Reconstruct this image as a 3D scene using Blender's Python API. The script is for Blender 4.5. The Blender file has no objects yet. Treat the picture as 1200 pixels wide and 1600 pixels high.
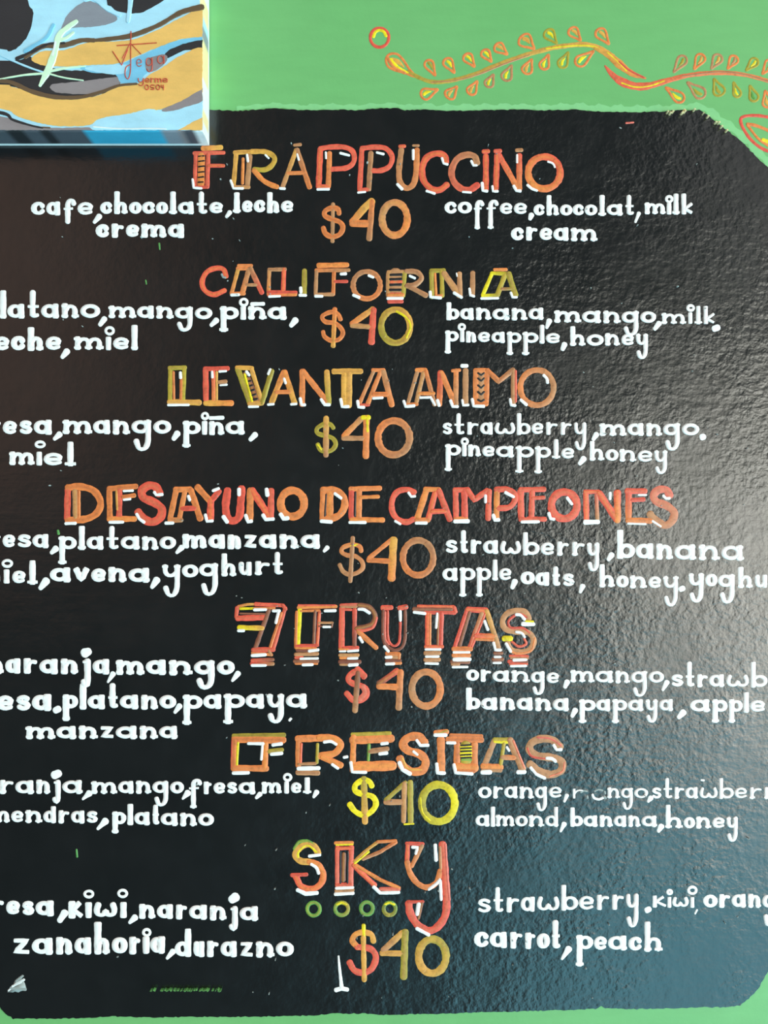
import bpy, math, random
from mathutils import Vector
random.seed(7)
S = bpy.context.scene
COL = S.collection

# ------------------------------------------------------------------ camera
D = 1.25                      # camera to wall, metres (1 photo pixel = 1 mm on the wall)
ZC = 1.55                     # eye height
cam = bpy.data.cameras.new('camera')
cam.sensor_fit = 'VERTICAL'; cam.sensor_height = 36.0
cam.lens = 36.0 * D / 1.6
cam.clip_start = 0.01
camo = bpy.data.objects.new('camera', cam); COL.objects.link(camo)
camo.location = (0, -D, ZC); camo.rotation_euler = (math.pi / 2, 0, 0)
S.camera = camo
S.view_settings.view_transform = 'Standard'
S.view_settings.look = 'None'
S.view_settings.gamma = 1.0
S.view_settings.use_curve_mapping = False
S.view_settings.exposure = 0.0

# ------------------------------------------------------------------ world: daylight from an open front on the right, dim warm room on the left
W = bpy.data.worlds.new('surroundings'); S.world = W; W.use_nodes = True
nt = W.node_tree; N = nt.nodes; L = nt.links
N.clear()
def nd(tree, t, **kw):
    n = tree.nodes.new(t)
    for k, v in kw.items(): setattr(n, k, v)
    return n
def mth(tree, op, a, b=None, c=None, clamp=False):
    n = tree.nodes.new('ShaderNodeMath'); n.operation = op; n.use_clamp = clamp
    for i, v in enumerate((a, b, c)):
        if v is None: continue
        if isinstance(v, (int, float)): n.inputs[i].default_value = v
        else: tree.links.new(v, n.inputs[i])
    return n.outputs[0]
def sstep(tree, x, e0, e1):
    n = tree.nodes.new('ShaderNodeMapRange'); n.interpolation_type = 'SMOOTHSTEP'
    tree.links.new(x, n.inputs[0])
    n.inputs[1].default_value = e0; n.inputs[2].default_value = e1
    n.inputs[3].default_value = 0; n.inputs[4].default_value = 1
    return n.outputs[0]
def scaled(tree, fac, rgb):
    n = tree.nodes.new('ShaderNodeVectorMath'); n.operation = 'SCALE'
    n.inputs[0].default_value = rgb
    tree.links.new(fac, n.inputs['Scale'])
    return n.outputs[0]
def vadd(tree, a, b):
    n = tree.nodes.new('ShaderNodeVectorMath'); n.operation = 'ADD'
    tree.links.new(a, n.inputs[0]); tree.links.new(b, n.inputs[1])
    return n.outputs[0]
tc = nd(nt, 'ShaderNodeTexCoord')
sp = nd(nt, 'ShaderNodeSeparateXYZ'); L.new(tc.outputs['Generated'], sp.inputs[0])
dx, dy, dz = sp.outputs
az = mth(nt, 'ARCTAN2', dx, mth(nt, 'MULTIPLY', dy, -1.0))       # 0 = straight out of the wall, + = right
hz = mth(nt, 'SQRT', mth(nt, 'ADD', mth(nt, 'MULTIPLY', dx, dx), mth(nt, 'MULTIPLY', dy, dy)))
el = mth(nt, 'ARCTAN2', dz, hz)
one = mth(nt, 'ADD', 1.0, 0.0)
env = scaled(nt, one, (0.12, 0.175, 0.185))                        # the room itself
# warm wooden interior on the left
wl = mth(nt, 'MULTIPLY', mth(nt, 'SUBTRACT', 1.0, sstep(nt, az, -0.50, -0.12)), sstep(nt, el, -0.14, 0.10))
env = vadd(nt, env, scaled(nt, wl, (0.95, 0.52, 0.36)))
# open shop front: bright street to the right
op = mth(nt, 'MULTIPLY', sstep(nt, az, 0.12, 0.52), mth(nt, 'MULTIPLY', sstep(nt, el, -0.42, -0.10), mth(nt, 'SUBTRACT', 1.0, sstep(nt, el, -0.04, 0.26))))
env = vadd(nt, env, scaled(nt, op, (12.5, 12.3, 10.9)))
# blue shade of the street floor
bl = mth(nt, 'MULTIPLY', sstep(nt, az, 0.02, 0.30), mth(nt, 'SUBTRACT', 1.0, sstep(nt, el, -0.38, -0.16)))
env = vadd(nt, env, scaled(nt, bl, (1.3, 3.8, 4.7)))
# added fill brightness above, below and at the sides, outside the mirror directions
up = sstep(nt, el, 0.62, 0.95)
env = vadd(nt, env, scaled(nt, up, (0.9, 0.9, 0.9)))
sd = mth(nt, 'MULTIPLY', sstep(nt, mth(nt, 'ABSOLUTE', az), 0.62, 0.95), mth(nt, 'SUBTRACT', 1.0, sstep(nt, mth(nt, 'ABSOLUTE', el), 0.45, 0.9)))
env = vadd(nt, env, scaled(nt, sd, (0.15, 0.15, 0.15)))
dn = mth(nt, 'SUBTRACT', 1.0, sstep(nt, el, -0.95, -0.62))
env = vadd(nt, env, scaled(nt, dn, (0.3, 0.3, 0.3)))
bg = nd(nt, 'ShaderNodeBackground'); bg.inputs['Strength'].default_value = 0.56
L.new(env, bg.inputs['Color'])
wo = nd(nt, 'ShaderNodeOutputWorld'); L.new(bg.outputs[0], wo.inputs['Surface'])

# soft key lamp added at the upper right to give the light some direction
al = bpy.data.lights.new('added_key_light', 'AREA'); al.shape = 'RECTANGLE'; al.size = 1.4; al.size_y = 1.2
al.energy = 3; al.color = (1.0, 0.98, 0.95)
alo = bpy.data.objects.new('added_key_light', al); COL.objects.link(alo)
alo.location = (1.9, -1.7, 2.9)
alo.rotation_euler = (Vector((0, 0, 1.4)) - Vector(alo.location)).to_track_quat('-Z', 'Y').to_euler()

# daylight through the low open doorway on the right
dl = bpy.data.lights.new('doorway_light', 'AREA'); dl.shape = 'RECTANGLE'; dl.size = 1.0; dl.size_y = 1.2
dl.energy = 17; dl.color = (1.0, 1.0, 1.0)
dlo = bpy.data.objects.new('doorway_light', dl); COL.objects.link(dlo)
dlo.location = (2.1, -1.3, 0.6)
dlo.rotation_euler = (Vector((0.4, 0, 0.9)) - Vector(dlo.location)).to_track_quat('-Z', 'Y').to_euler()

# ------------------------------------------------------------------ colours and materials
def lin(c):
    out = []
    for v in c:
        v /= 255.0
        out.append(v / 12.92 if v <= 0.04045 else ((v + 0.055) / 1.055) ** 2.4)
    return tuple(out)
PAL = {
    'r': (240, 92, 72), 'o': (240, 136, 72), 'g': (232, 168, 76), 't': (196, 138, 94), 'y': (246, 222, 32),
    'k': (176, 158, 52), 'w': (250, 251, 250), 'b': (26, 26, 28), 'v': (96, 160, 66), 'n': (136, 78, 60),
    'p': (240, 116, 98), 'a': (150, 160, 158), 'e': (92, 160, 84),
    'B': (170, 218, 238), 'C': (120, 190, 222), 'K': (38, 38, 42), 'G': (134, 138, 148), 'S': (232, 182, 100),
    'N': (98, 76, 54), 'P': (206, 236, 204), 'T': (58, 164, 198), 'H': (140, 130, 132), 'R': (204, 78, 54),
    'D': (78, 80, 88), 'I': (226, 232, 232), 'Y': (232, 214, 160),
}
PALL = {k: lin(v) for k, v in PAL.items()}

def new_mat(name):
    m = bpy.data.materials.new(name); m.use_nodes = True
    t = m.node_tree; t.nodes.clear()
    out = t.nodes.new('ShaderNodeOutputMaterial'); p = t.nodes.new('ShaderNodeBsdfPrincipled')
    t.links.new(p.outputs[0], out.inputs['Surface'])
    return m, t, p
def noise(t, scale, detail=3.0, rough=0.55, vec=None, stretch=None):
    n = t.nodes.new('ShaderNodeTexNoise'); n.inputs['Scale'].default_value = scale
    n.inputs['Detail'].default_value = detail; n.inputs['Roughness'].default_value = rough
    if vec is None:
        tcn = t.nodes.new('ShaderNodeTexCoord'); vec = tcn.outputs['Object']
    if stretch:
        mp = t.nodes.new('ShaderNodeMapping'); mp.inputs['Scale'].default_value = stretch
        t.links.new(vec, mp.inputs['Vector']); vec = mp.outputs[0]
    t.links.new(vec, n.inputs['Vector'])
    return n.outputs['Fac']
def ramp(t, fac, stops):
    r = t.nodes.new('ShaderNodeValToRGB')
    while len(r.color_ramp.elements) < len(stops): r.color_ramp.elements.new(0.5)
    for e, (pos, c) in zip(r.color_ramp.elements, stops):
        e.position = pos; e.color = (*c, 1)
    t.links.new(fac, r.inputs[0])
    return r.outputs['Color']
def mixc(t, mode, fac, a, b):
    n = t.nodes.new('ShaderNodeMix'); n.data_type = 'RGBA'; n.blend_type = mode
    for sock, v in ((n.inputs[0], fac), (n.inputs[6], a), (n.inputs[7], b)):
        if isinstance(v, (int, float)): sock.default_value = v
        elif isinstance(v, tuple): sock.default_value = (*v, 1)
        else: t.links.new(v, sock)
    return n.outputs[2]
def bump(t, p, h, strength, dist, prev=None):
    b = t.nodes.new('ShaderNodeBump'); b.inputs['Strength'].default_value = strength; b.inputs['Distance'].default_value = dist
    t.links.new(h, b.inputs['Height'])
    if prev is not None: t.links.new(prev, b.inputs['Normal'])
    t.links.new(b.outputs[0], p.inputs['Normal'])
    return b.outputs[0]

# green wall paint
M_WALL, t, p = new_mat('green_wall_paint')
c = ramp(t, noise(t, 2.2, 4), [(0.3, lin((109, 180, 108))), (0.7, lin((119, 186, 116)))])
c2 = mixc(t, 'MULTIPLY', 1.0, c, ramp(t, noise(t, 26, 3, 0.5, None, (0.5, 1, 2.2)), [(0.3, (0.93,) * 3), (0.7, (1.0,) * 3)]))
t.links.new(c2, p.inputs['Base Color'])
p.inputs['Roughness'].default_value = 0.42
b1 = bump(t, p, noise(t, 14, 3), 0.25, 0.004)
bump(t, p, noise(t, 120, 2), 0.25, 0.0009, b1)

# black gloss board paint over lumpy plaster
M_BOARD, t, p = new_mat('black_board_paint')
c = ramp(t, noise(t, 7, 5), [(0.3, (0.0030, 0.0031, 0.0034)), (0.7, (0.006, 0.006, 0.0064))])
t.links.new(c, p.inputs['Base Color'])
rr = t.nodes.new('ShaderNodeMapRange'); t.links.new(noise(t, 30, 4), rr.inputs[0])
rr.inputs[3].default_value = 0.16; rr.inputs[4].default_value = 0.30
p.inputs['IOR'].default_value = 1.78
t.links.new(rr.outputs[0], p.inputs['Roughness'])
# the plaster is rougher on the right half and comes in patches; the left was brushed out smooth
tco = t.nodes.new('ShaderNodeTexCoord'); sx = t.nodes.new('ShaderNodeSeparateXYZ'); t.links.new(tco.outputs['Object'], sx.inputs[0])
rough_side = sstep(t, sx.outputs[0], -0.35, 0.25)
patch = t.nodes.new('ShaderNodeMapRange'); t.links.new(noise(t, 7.5, 3), patch.inputs[0])
patch.inputs[1].default_value = 0.36; patch.inputs[2].default_value = 0.64; patch.inputs[3].default_value = 0.35; patch.inputs[4].default_value = 1.0
amt = mth(t, 'MULTIPLY', patch.outputs[0], mth(t, 'MULTIPLY_ADD', rough_side, 0.75, 0.25))
b1 = bump(t, p, noise(t, 8, 3), 0.24, 0.006)
b0 = bump(t, p, noise(t, 60, 4, 0.6, None, (0.22, 1, 1.6)), 0.14, 0.0015, b1)
h2 = mth(t, 'MULTIPLY', noise(t, 95, 2.0, 0.5), amt)
b2 = bump(t, p, h2, 0.60, 0.0019, b0)
h3 = mth(t, 'MULTIPLY', noise(t, 200, 2.0, 0.5), amt)
b3 = bump(t, p, h3, 0.50, 0.0008, b2)

# hand-painted lettering: colour comes from the brush strokes, streaked by the bristles
M_PAINT, t, p = new_mat('coloured_lettering_paint')
at = t.nodes.new('ShaderNodeAttribute'); at.attribute_name = 'paint'
st = ramp(t, noise(t, 60, 4, 0.65), [(0.28, (0.80, 0.76, 0.72)), (0.5, (0.98, 0.98, 0.98)), (0.75, (1.04, 1.10, 1.08))])
c = mixc(t, 'MULTIPLY', 1.0, at.outputs['Color'], st)
thin = ramp(t, noise(t, 170, 5, 0.7), [(0.34, (0.55, 0.55, 0.55)), (0.5, (0.97, 0.97, 0.97)), (0.72, (1.08, 1.10, 1.12))])
c = mixc(t, 'MULTIPLY', 0.6, c, thin)
t.links.new(c, p.inputs['Base Color']); p.inputs['Roughness'].default_value = 0.42
bump(t, p, noise(t, 210, 2), 0.25, 0.0006)

M_WHITE, t, p = new_mat('white_lettering_paint')
at = t.nodes.new('ShaderNodeAttribute'); at.attribute_name = 'paint'
c = mixc(t, 'MULTIPLY', 1.0, at.outputs['Color'], ramp(t, noise(t, 70, 3), [(0.25, (0.90, 0.92, 0.93)), (0.6, (1, 1, 1))]))
t.links.new(c, p.inputs['Base Color']); p.inputs['Roughness'].default_value = 0.5
bump(t, p, noise(t, 160, 2), 0.25, 0.0007)

M_ART, t, p = new_mat('acrylic_on_canvas')
at = t.nodes.new('ShaderNodeAttribute'); at.attribute_name = 'paint'
c = mixc(t, 'MULTIPLY', 1.0, at.outputs['Color'], ramp(t, noise(t, 28, 5, 0.65, None, (0.7, 1, 1.6)), [(0.25, (0.90, 0.90, 0.91)), (0.65, (1.10, 1.10, 1.10))]))
t.links.new(c, p.inputs['Base Color']); p.inputs['Roughness'].default_value = 0.55
bump(t, p, noise(t, 420, 2), 0.3, 0.0006)

# ------------------------------------------------------------------ geometry helpers
def wx(px): return (px - 600.0) / 1000.0
def wz(py): return ZC + (800.0 - py) / 1000.0
def catmull(P, closed=False, step=2.2):
    n = len(P); out = []
    if n < 3 and not closed: return resample(P, step)
    rng = n if closed else n - 1
    for i in range(rng):
        if closed: p0, p1, p2, p3 = P[(i - 1) % n], P[i], P[(i + 1) % n], P[(i + 2) % n]
        else:
            p1, p2 = P[i], P[i + 1]
            p0 = P[i - 1] if i else (2 * p1[0] - p2[0], 2 * p1[1] - p2[1])
            p3 = P[i + 2] if i + 2 < n else (2 * p2[0] - p1[0], 2 * p2[1] - p1[1])
        k = max(2, int(math.hypot(p2[0] - p1[0], p2[1] - p1[1]) / step))
        for j in range(k):
            u = j / k; u2 = u * u; u3 = u2 * u
            out.append(tuple(0.5 * (2 * p1[a] + (p2[a] - p0[a]) * u + (2 * p0[a] - 5 * p1[a] + 4 * p2[a] - p3[a]) * u2
                       + (3 * p1[a] - p0[a] - 3 * p2[a] + p3[a]) * u3) for a in (0, 1)))
    if not closed: out.append(P[-1])
    return out
def resample(P, step=6.0):
    out = []
    for a, b in zip(P, P[1:]):
        k = max(1, int(math.hypot(b[0] - a[0], b[1] - a[1]) / step))
        for j in range(k): out.append((a[0] + (b[0] - a[0]) * j / k, a[1] + (b[1] - a[1]) * j / k))
    out.append(P[-1])
    return out

class Paint:
    """brush strokes and filled shapes in wall millimetres, collected into ONE mesh"""
    def __init__(s, y0=0.0, org=(0, 0), scale=1.0):
        s.v = []; s.f = []; s.c = []; s.m = []; s.slot = 0; s.y0 = y0; s.n = 0; s.org = org; s.scale = scale
    def xyz(s, px, py, h):
        # y0: distance of the surface in front of the wall
        k = s.scale
        return (wx(px) * k, -(s.y0 + h), ZC + (wz(py) - ZC) * k)
    def lift(s):
        s.n += 1
        return s.n * 0.00004
    def ribbon(s, P, w, c1, c2=None, closed=False, thick=0.0004, core=None, jit=0.06, contrast=0.0, flat=False):
        base = s.lift()
        c2 = c2 or c1
        n = len(P)
        if n < 2: return
        f0 = len(s.f)
        cum = [0.0]
        for a, b in zip(P, P[1:]): cum.append(cum[-1] + math.hypot(b[0] - a[0], b[1] - a[1]))
        tot = cum[-1] or 1.0
        ws = w if isinstance(w, (list, tuple)) else (w, w)
        rows = []
        ph = random.uniform(0, 6.28)
        def dirn(i):
            if closed: a, b = P[(i - 1) % n], P[(i + 1) % n]
            else: a, b = P[max(0, i - 1)], P[min(n - 1, i + 1)]
            d = math.hypot(b[0] - a[0], b[1] - a[1]) or 1.0
            return (b[0] - a[0]) / d, (b[1] - a[1]) / d
        ents = []
        for i in range(n):
            tx, ty = dirn(i); u = cum[i] / tot
            k = u * (len(ws) - 1); j = min(int(k), len(ws) - 2)
            ww = ws[j] + (ws[j + 1] - ws[j]) * (k - j)
            ww *= 1 + jit * math.sin(cum[i] * 0.21 + ph) + jit * 0.6 * math.sin(cum[i] * 0.53 + ph * 2)
            ww *= 1.0 - contrast * tx * tx
            ents.append((P[i], tx, ty, ww, u))
        if not closed:
            # rounded ends
            (q, tx, ty, ww, u) = ents[0]
            cap = [((q[0] - tx * ww * 0.5 * a, q[1] - ty * ww * 0.5 * a), tx, ty, ww * b, 0.0) for a, b in (((0.84, 0.62), (0.74, 0.84), (0.5, 1.0)) if flat else ((0.86, 0.38), (0.62, 0.74), (0.3, 0.95)))]
            (q, tx, ty, ww, u) = ents[-1]
            cap2 = [((q[0] + tx * ww * 0.5 * a, q[1] + ty * ww * 0.5 * a), tx, ty, ww * b, 1.0) for a, b in (((0.5, 1.0), (0.74, 0.84), (0.84, 0.62)) if flat else ((0.3, 0.95), (0.62, 0.74), (0.86, 0.38)))]
            ents = cap + ents + cap2
        i0 = len(s.v)
        prof = ((-1, 0.0), (-0.78, 0.75), (0, 1.0), (0.78, 0.75), (1, 0.0))
        for (q, tx, ty, ww, u) in ents:
            col = tuple(c1[a] + (c2[a] - c1[a]) * u for a in range(3))
            cen = col if core is None else tuple(col[a] + (core[a] - col[a]) * 0.36 for a in range(3))
            for (o, hh) in prof:
                s.v.append(s.xyz(q[0] - ty * ww * 0.5 * o, q[1] + tx * ww * 0.5 * o, base + (thick * hh if hh else -base + 0.00006)))
                s.c.append(cen if abs(o) < 0.5 else col)
        m = len(ents)
        for i in range(m if closed else m - 1):
            a = i0 + i * 5; b = i0 + ((i + 1) % m) * 5
            for j in range(4): s.f.append((a + j, a + j + 1, b + j + 1, b + j))
        if not closed:
            s.f.append(tuple(i0 + j for j in range(4, -1, -1)))
            s.f.append(tuple(i0 + (m - 1) * 5 + j for j in range(5)))
        s.m += [s.slot] * (len(s.f) - f0)
    def fill(s, P, c, thick=0.0003, rough=0.0):
        base = s.lift()
        P = [(x + random.uniform(-rough, rough), y + random.uniform(-rough, rough)) for x, y in P]
        i0 = len(s.v); n = len(P)
        for (x, y) in P: s.v.append(s.xyz(x, y, base + thick)); s.c.append(c)
        for (x, y) in P: s.v.append(s.xyz(x, y, 0.00006)); s.c.append(c)
        area = sum(P[i][0] * P[(i + 1) % n][1] - P[(i + 1) % n][0] * P[i][1] for i in range(n))
        top = tuple(i0 + i for i in range(n))
        s.f.append(top if area < 0 else top[::-1])
        for i in range(n):
            j = (i + 1) % n
            q = (i0 + i, i0 + n + i, i0 + n + j, i0 + j)
            s.f.append(q if area < 0 else q[::-1])
    def build(s, name, mat, parent=None, smooth=True):
        me = bpy.data.meshes.new(name)
        me.from_pydata(s.v, [], s.f); me.update()
        ca = me.color_attributes.new('paint', 'FLOAT_COLOR', 'POINT')
        ca.data.foreach_set('color', [x for c in s.c for x in (*c, 1.0)])
        mats = mat if isinstance(mat, (list, tuple)) else [mat]
        for m_ in mats: me.materials.append(m_)
        if len(mats) > 1: me.polygons.foreach_set('material_index', s.m)
        if smooth:
            me.polygons.foreach_set('use_smooth', [True] * len(me.polygons))
        o = bpy.data.objects.new(name, me); COL.objects.link(o)
        if parent is not None: 
            o.parent = parent
            w_ = parent.matrix_basis if parent.parent is None else parent.parent.matrix_basis @ parent.matrix_parent_inverse @ parent.matrix_basis
            o.matrix_parent_inverse = w_.inverted()
        return o

def draw(pt, spec, crop, core=True, wk=1.0):
    """spec: strokes 'cols width flag x,y x,y ...' separated by ';' in the crop's own scale"""
    ox, oy, sc = crop
    for st_ in spec.split(';'):
        st_ = st_.strip()
        if not st_: continue
        tok = st_.split()
        head = tok[0]; i = 0
        while head[i].isalpha(): i += 1
        cols = head[:i]; rest = head[i:]
        flag = rest[-1] if rest[-1] in '~@' else ''
        ws = [wk * float(x) for x in rest.rstrip('~@').split('>')]
        w = ws if len(ws) > 1 else ws[0]
        P = [tuple(float(a) for a in q.split(',')) for q in tok[1:]]
        c1 = PALL[cols[0]]; c2 = PALL[cols[-1]]
        if cols[0] not in 'wbBCKGSNPTHRDIYae':
            f = random.uniform(0.93, 1.05)
            c1 = tuple(x * f for x in c1); c2 = tuple(x * f for x in c2)
        cr = None
        if core and cols[0] not in 'wbyBCKGSNPTHRDIYae': cr = PALL[random.choice('tgtn')]
        if flag == '@':
            (cx, cy), (rx, ry) = P[0], P[1]
            k = 40; rx /= sc; ry /= sc; cx = ox + cx / sc; cy = oy + cy / sc
            a0 = random.uniform(0, 6.28)
            Q = [(cx + rx * math.cos(a0 + 6.2832 * j / k) * (1 + 0.02 * math.sin(3 * j)), cy + ry * math.sin(a0 + 6.2832 * j / k)) for j in range(k)]
            if c1 == c2: pt.ribbon(Q, w, c1, closed=True, core=cr)
            else:
                # two colours: there and back
                h = Q + [Q[0]]
                pt.ribbon(h[:21], w, c1, c2, core=cr); pt.ribbon(h[20:], w, c2, c1, core=cr)
            continue
        Q = [(ox + x / sc, oy + y / sc) for x, y in P]
        if flag == '~' and len(Q) > 2: Q = catmull(Q)
        else: Q = resample(Q) if len(Q) == 2 else catmull(Q) if flag else sharp(Q)
        pt.ribbon(Q, w, c1, c2, core=cr)
def sharp(Q): return resample(Q, 3.0)

# ------------------------------------------------------------------ tags
def tag(o, label=None, cat=None, group=None, kind=None):
    if label: o['label'] = label
    if cat: o['category'] = cat
    if group: o['group'] = group
    if kind: o['kind'] = kind
    return o
def empty(name, x, y, z):
    o = bpy.data.objects.new(name, None); COL.objects.link(o); o.location = (x, y, z)
    o.empty_display_size = 0.05
    return o

# ------------------------------------------------------------------ the wall
def box_mesh(name, lo, hi, mat, parent=None):
    (x0, y0, z0), (x1, y1, z1) = lo, hi
    v = [(x0, y0, z0), (x1, y0, z0), (x1, y1, z0), (x0, y1, z0), (x0, y0, z1), (x1, y0, z1), (x1, y1, z1), (x0, y1, z1)]
    f = [(3, 2, 1, 0), (4, 5, 6, 7), (0, 1, 5, 4), (1, 2, 6, 5), (2, 3, 7, 6), (3, 0, 4, 7)]
    me = bpy.data.meshes.new(name); me.from_pydata(v, [], f); me.materials.append(mat)
    o = bpy.data.objects.new(name, me); COL.objects.link(o)
    if parent is not None:
        o.parent = parent; o.matrix_parent_inverse = parent.matrix_basis.inverted()
    return o
wall = box_mesh('wall_back', (-1.9, 0.0, 0.0), (1.9, 0.15, 3.0), M_WALL)
tag(wall, 'smooth green painted wall behind the black menu board', 'wall', kind='structure')

# ------------------------------------------------------------------ the menu board
board = empty('menu_board', 0, 0, ZC - 0.79)
tag(board, 'black painted wall menu with chamfered corners, colourful drink names and white ingredient lists', 'menu board')
edge = [(-38, 230), (-8, 196), (20, 176), (60, 172), (150, 174), (250, 171), (330, 172), (372, 174), (400, 172), (432, 170), (470, 173), (520, 172), (560, 173), (578, 171), (600, 170), (622, 170),
        (632, 173), (668, 172), (690, 174), (760, 173), (800, 172), (850, 173), (900, 172), (935, 175), (990, 176), (1030, 175),
        (1062, 173), (1092, 172), (1104, 180), (1122, 194), (1140, 207), (1158, 221), (1172, 236), (1188, 252), (1206, 268), (1240, 300),
        (1243, 600), (1240, 1000), (1243, 1300), (1240, 1450), (1218, 1490), (1199, 1517), (1186, 1542), (1172, 1557), (1156, 1570), (1138, 1573), (1100, 1573),
        (1040, 1575), (990, 1576), (945, 1575), (939, 1571), (934, 1575), (900, 1577), (860, 1578), (800, 1580), (740, 1581),
        (700, 1583), (640, 1584), (600, 1585), (570, 1583), (520, 1583), (490, 1586), (440, 1587), (380, 1588), (300, 1588), (230, 1589), (172, 1587), (140, 1590),
        (75, 1591), (20, 1591), (10, 1583), (0, 1572), (-18, 1556), (-38, 1530)]
def ragged(E, amp=0.9):
    out = []
    n = len(E)
    for i in range(n):
        a, b = E[i], E[(i + 1) % n]
        d = math.hypot(b[0] - a[0], b[1] - a[1]); k = max(1, int(d / 4.0))
        for j in range(k):
            u = j / k
            out.append((a[0] + (b[0] - a[0]) * u + random.uniform(-amp, amp) * (d > 3), a[1] + (b[1] - a[1]) * u + random.uniform(-amp, amp)))
    return out
# pale green brush line where the wall colour was cut in round the board
pe = Paint(0.0001)
rim = [q for q in edge if q[1] < 310 and q[0] > 330]
pe.ribbon(catmull([(x + (6 if x > 1095 else 0), y - 5) for x, y in rim], step=5), (6, 9, 7, 11, 8, 12, 9, 13, 12), lin((134, 202, 136)), jit=0.35, thick=0.00006)
pe.build('cut_in_line', M_WHITE, board)
pb = Paint(0.0001)
pb.fill(ragged(edge), (0.006, 0.006, 0.007), thick=0.0012)
panel = pb.build('board_panel', M_BOARD, board, smooth=False)
YB = 0.0013                    # face of the board paint

# ------------------------------------------------------------------ headings
# name, label, [(letter strokes, crop)], [(white strokes, crop)]
HEAD = []
A, B, C_, D_ = (290, 220, 4), (590, 220, 4), None, None
HEAD.append(('red and orange FRAPPUCCINO heading', [
 (A, 'og8 110,50 222,44; r6 55,80 240,77; r6 64,85 58,288; o11 100,95 96,283; b3 84,100 116,97; b3 84,132 116,128; b3 84,165 116,161; b3 82,200 114,196; b3 82,232 112,228; b3 82,262 110,260; r7 142,90 136,290; r5 60,292 138,292; r6 150,158 238,158'),
 (A, 'g7 318,75 300,288; g7 308,76 420,70; gk8~ 415,70 500,72 555,105 545,150 500,182 430,182; t8 402,100 386,288; o5 360,115 356,268; t6 305,290 395,292; o8~ 430,188 480,245 530,275 572,290'),
 (A, 't5 680,30 718,26; gt7 692,60 608,288; to8 697,60 775,292; o6 640,205 745,202'),
 (A, 'r9 842,55 832,288; r8~ 842,52 900,42 990,42 1045,70 1052,130 1010,170 915,180; o8 900,80 892,288; r7 832,288 890,290'),
 (B, 'r8 -98,55 -112,308; r8~ -98,50 -20,42 50,50 90,100 75,160 20,188 -45,188; t8 -42,80 -55,305; r6 -112,310 -60,306'),
 (B, 'to9~ 148,60 134,180 140,260 180,298 222,275 240,200 246,60; r6 140,38 168,36; t4 222,32 255,32'),
 (B, 'r10~ 428,135 415,95 365,82 305,110 278,180 290,255 340,305 390,308 432,278'),
 (B, 'tr10~ 620,140 605,100 555,90 495,118 462,190 475,255 520,300 575,308 622,280'),
 (B, 'r9 676,98 676,302; r7 662,70 690,68'),
 (B, 'r9 746,95 738,298; ro9 758,92 868,288; ro9 885,95 884,300; r7 735,68 765,66; t6 868,62 898,60'),
 (B, 'or11@ 1040,202 100,100'),
], [(A, 'w5 45,245 52,296 100,300; w5 283,252 300,300 358,300; w5 385,92 390,130; w4 500,92 520,112; w5 592,300 620,302; w4 698,88 708,122; w5 825,306 895,305; w4 876,76 878,112; w5 968,80 1022,94'),
    (B, 'w4 -122,326 -78,322; w5 -5,76 36,86; w6 124,275 152,304; w5 222,62 222,118; w5 402,112 412,144 435,150; w5 306,316 355,332; w5 585,130 598,156 618,156; w4 532,322 582,326; w6 652,268 657,314 682,317; w5 716,288 720,318 748,318; w4 870,92 870,138; w6 850,286 866,314 890,316; w5 936,280 962,302 994,314; w4~ 1064,133 1094,145 1106,168')]))
A, B = (310, 400, 4.615), (560, 400, 4.615)
HEAD.append(('orange and olive CALIFORNIA heading', [
 (A, 'r8~ 200,148 182,98 125,90 60,120 28,190 50,252 115,280 190,250'),
 (A, 'o5 290,72 385,70; go6 288,95 240,272; o6 285,92 375,92; to8 365,98 318,268; o6 242,275 330,272; tr8 378,95 458,265; t5 350,210 415,210'),
 (A, 'to6 512,102 506,278; t6 510,100 625,98; r7 618,100 612,260; r6 505,262 702,266; ro5 505,285 702,280'),
 (A, 'k8 766,108 764,268'),
 (A, 'o8 868,70 1072,66; ot6 850,106 1085,104; t6 852,112 845,278; o6 978,125 972,278; t6 845,280 970,278; r5 985,186 1070,185'),
 (B, 'ot8@ 60,212 98,98'),
 (B, 't8 218,125 216,285; t6 215,118 335,115; k7 334,122 322,288; t20 268,130 268,285; r6 238,190 308,188; r5 238,275 310,275; b5 234,138 308,136; b5 232,170 306,168; b5 232,210 304,208; b5 230,246 302,246; o6 218,284 320,282; t8~ 345,112 420,118 455,160 415,205 350,218; t8 355,215 485,285; r6 220,330 314,330'),
 (B, 'k7 526,118 530,298; k7 525,110 615,106; k7 600,112 604,288; o4 552,130 560,290; o4 560,288 600,286; t10 618,130 728,285; t8 728,130 732,292'),
 (B, 't8 824,125 822,282'),
 (B, 'o5 980,100 1065,100; y6 962,130 895,285; yk6 960,126 1078,130; k8 1055,140 1002,280; yk6 895,290 995,286; k9 1082,132 1130,282; tk5 1035,240 1115,238'),
], [(A, 'a4 170,135 180,155 195,158; w6 240,283 292,281; w5 512,294 588,291; w6 738,232 740,262; w6 732,284 775,286; w6 845,291 892,292; w6 1028,132 1062,130'),
    (B, 'w6 -36,284 4,300; w5 75,143 106,156; w6 212,308 316,307; w5 370,146 406,162; w6 516,262 520,298 592,304; w6 690,268 742,300; w3 706,128 710,148; w5 800,238 806,284 832,292; w5 885,308 1005,306; w5 1098,268 1110,299 1140,299')]))
A, B, C_ = (255, 565, 4.8), (495, 565, 4.8), (630, 565, 4.8)
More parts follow.
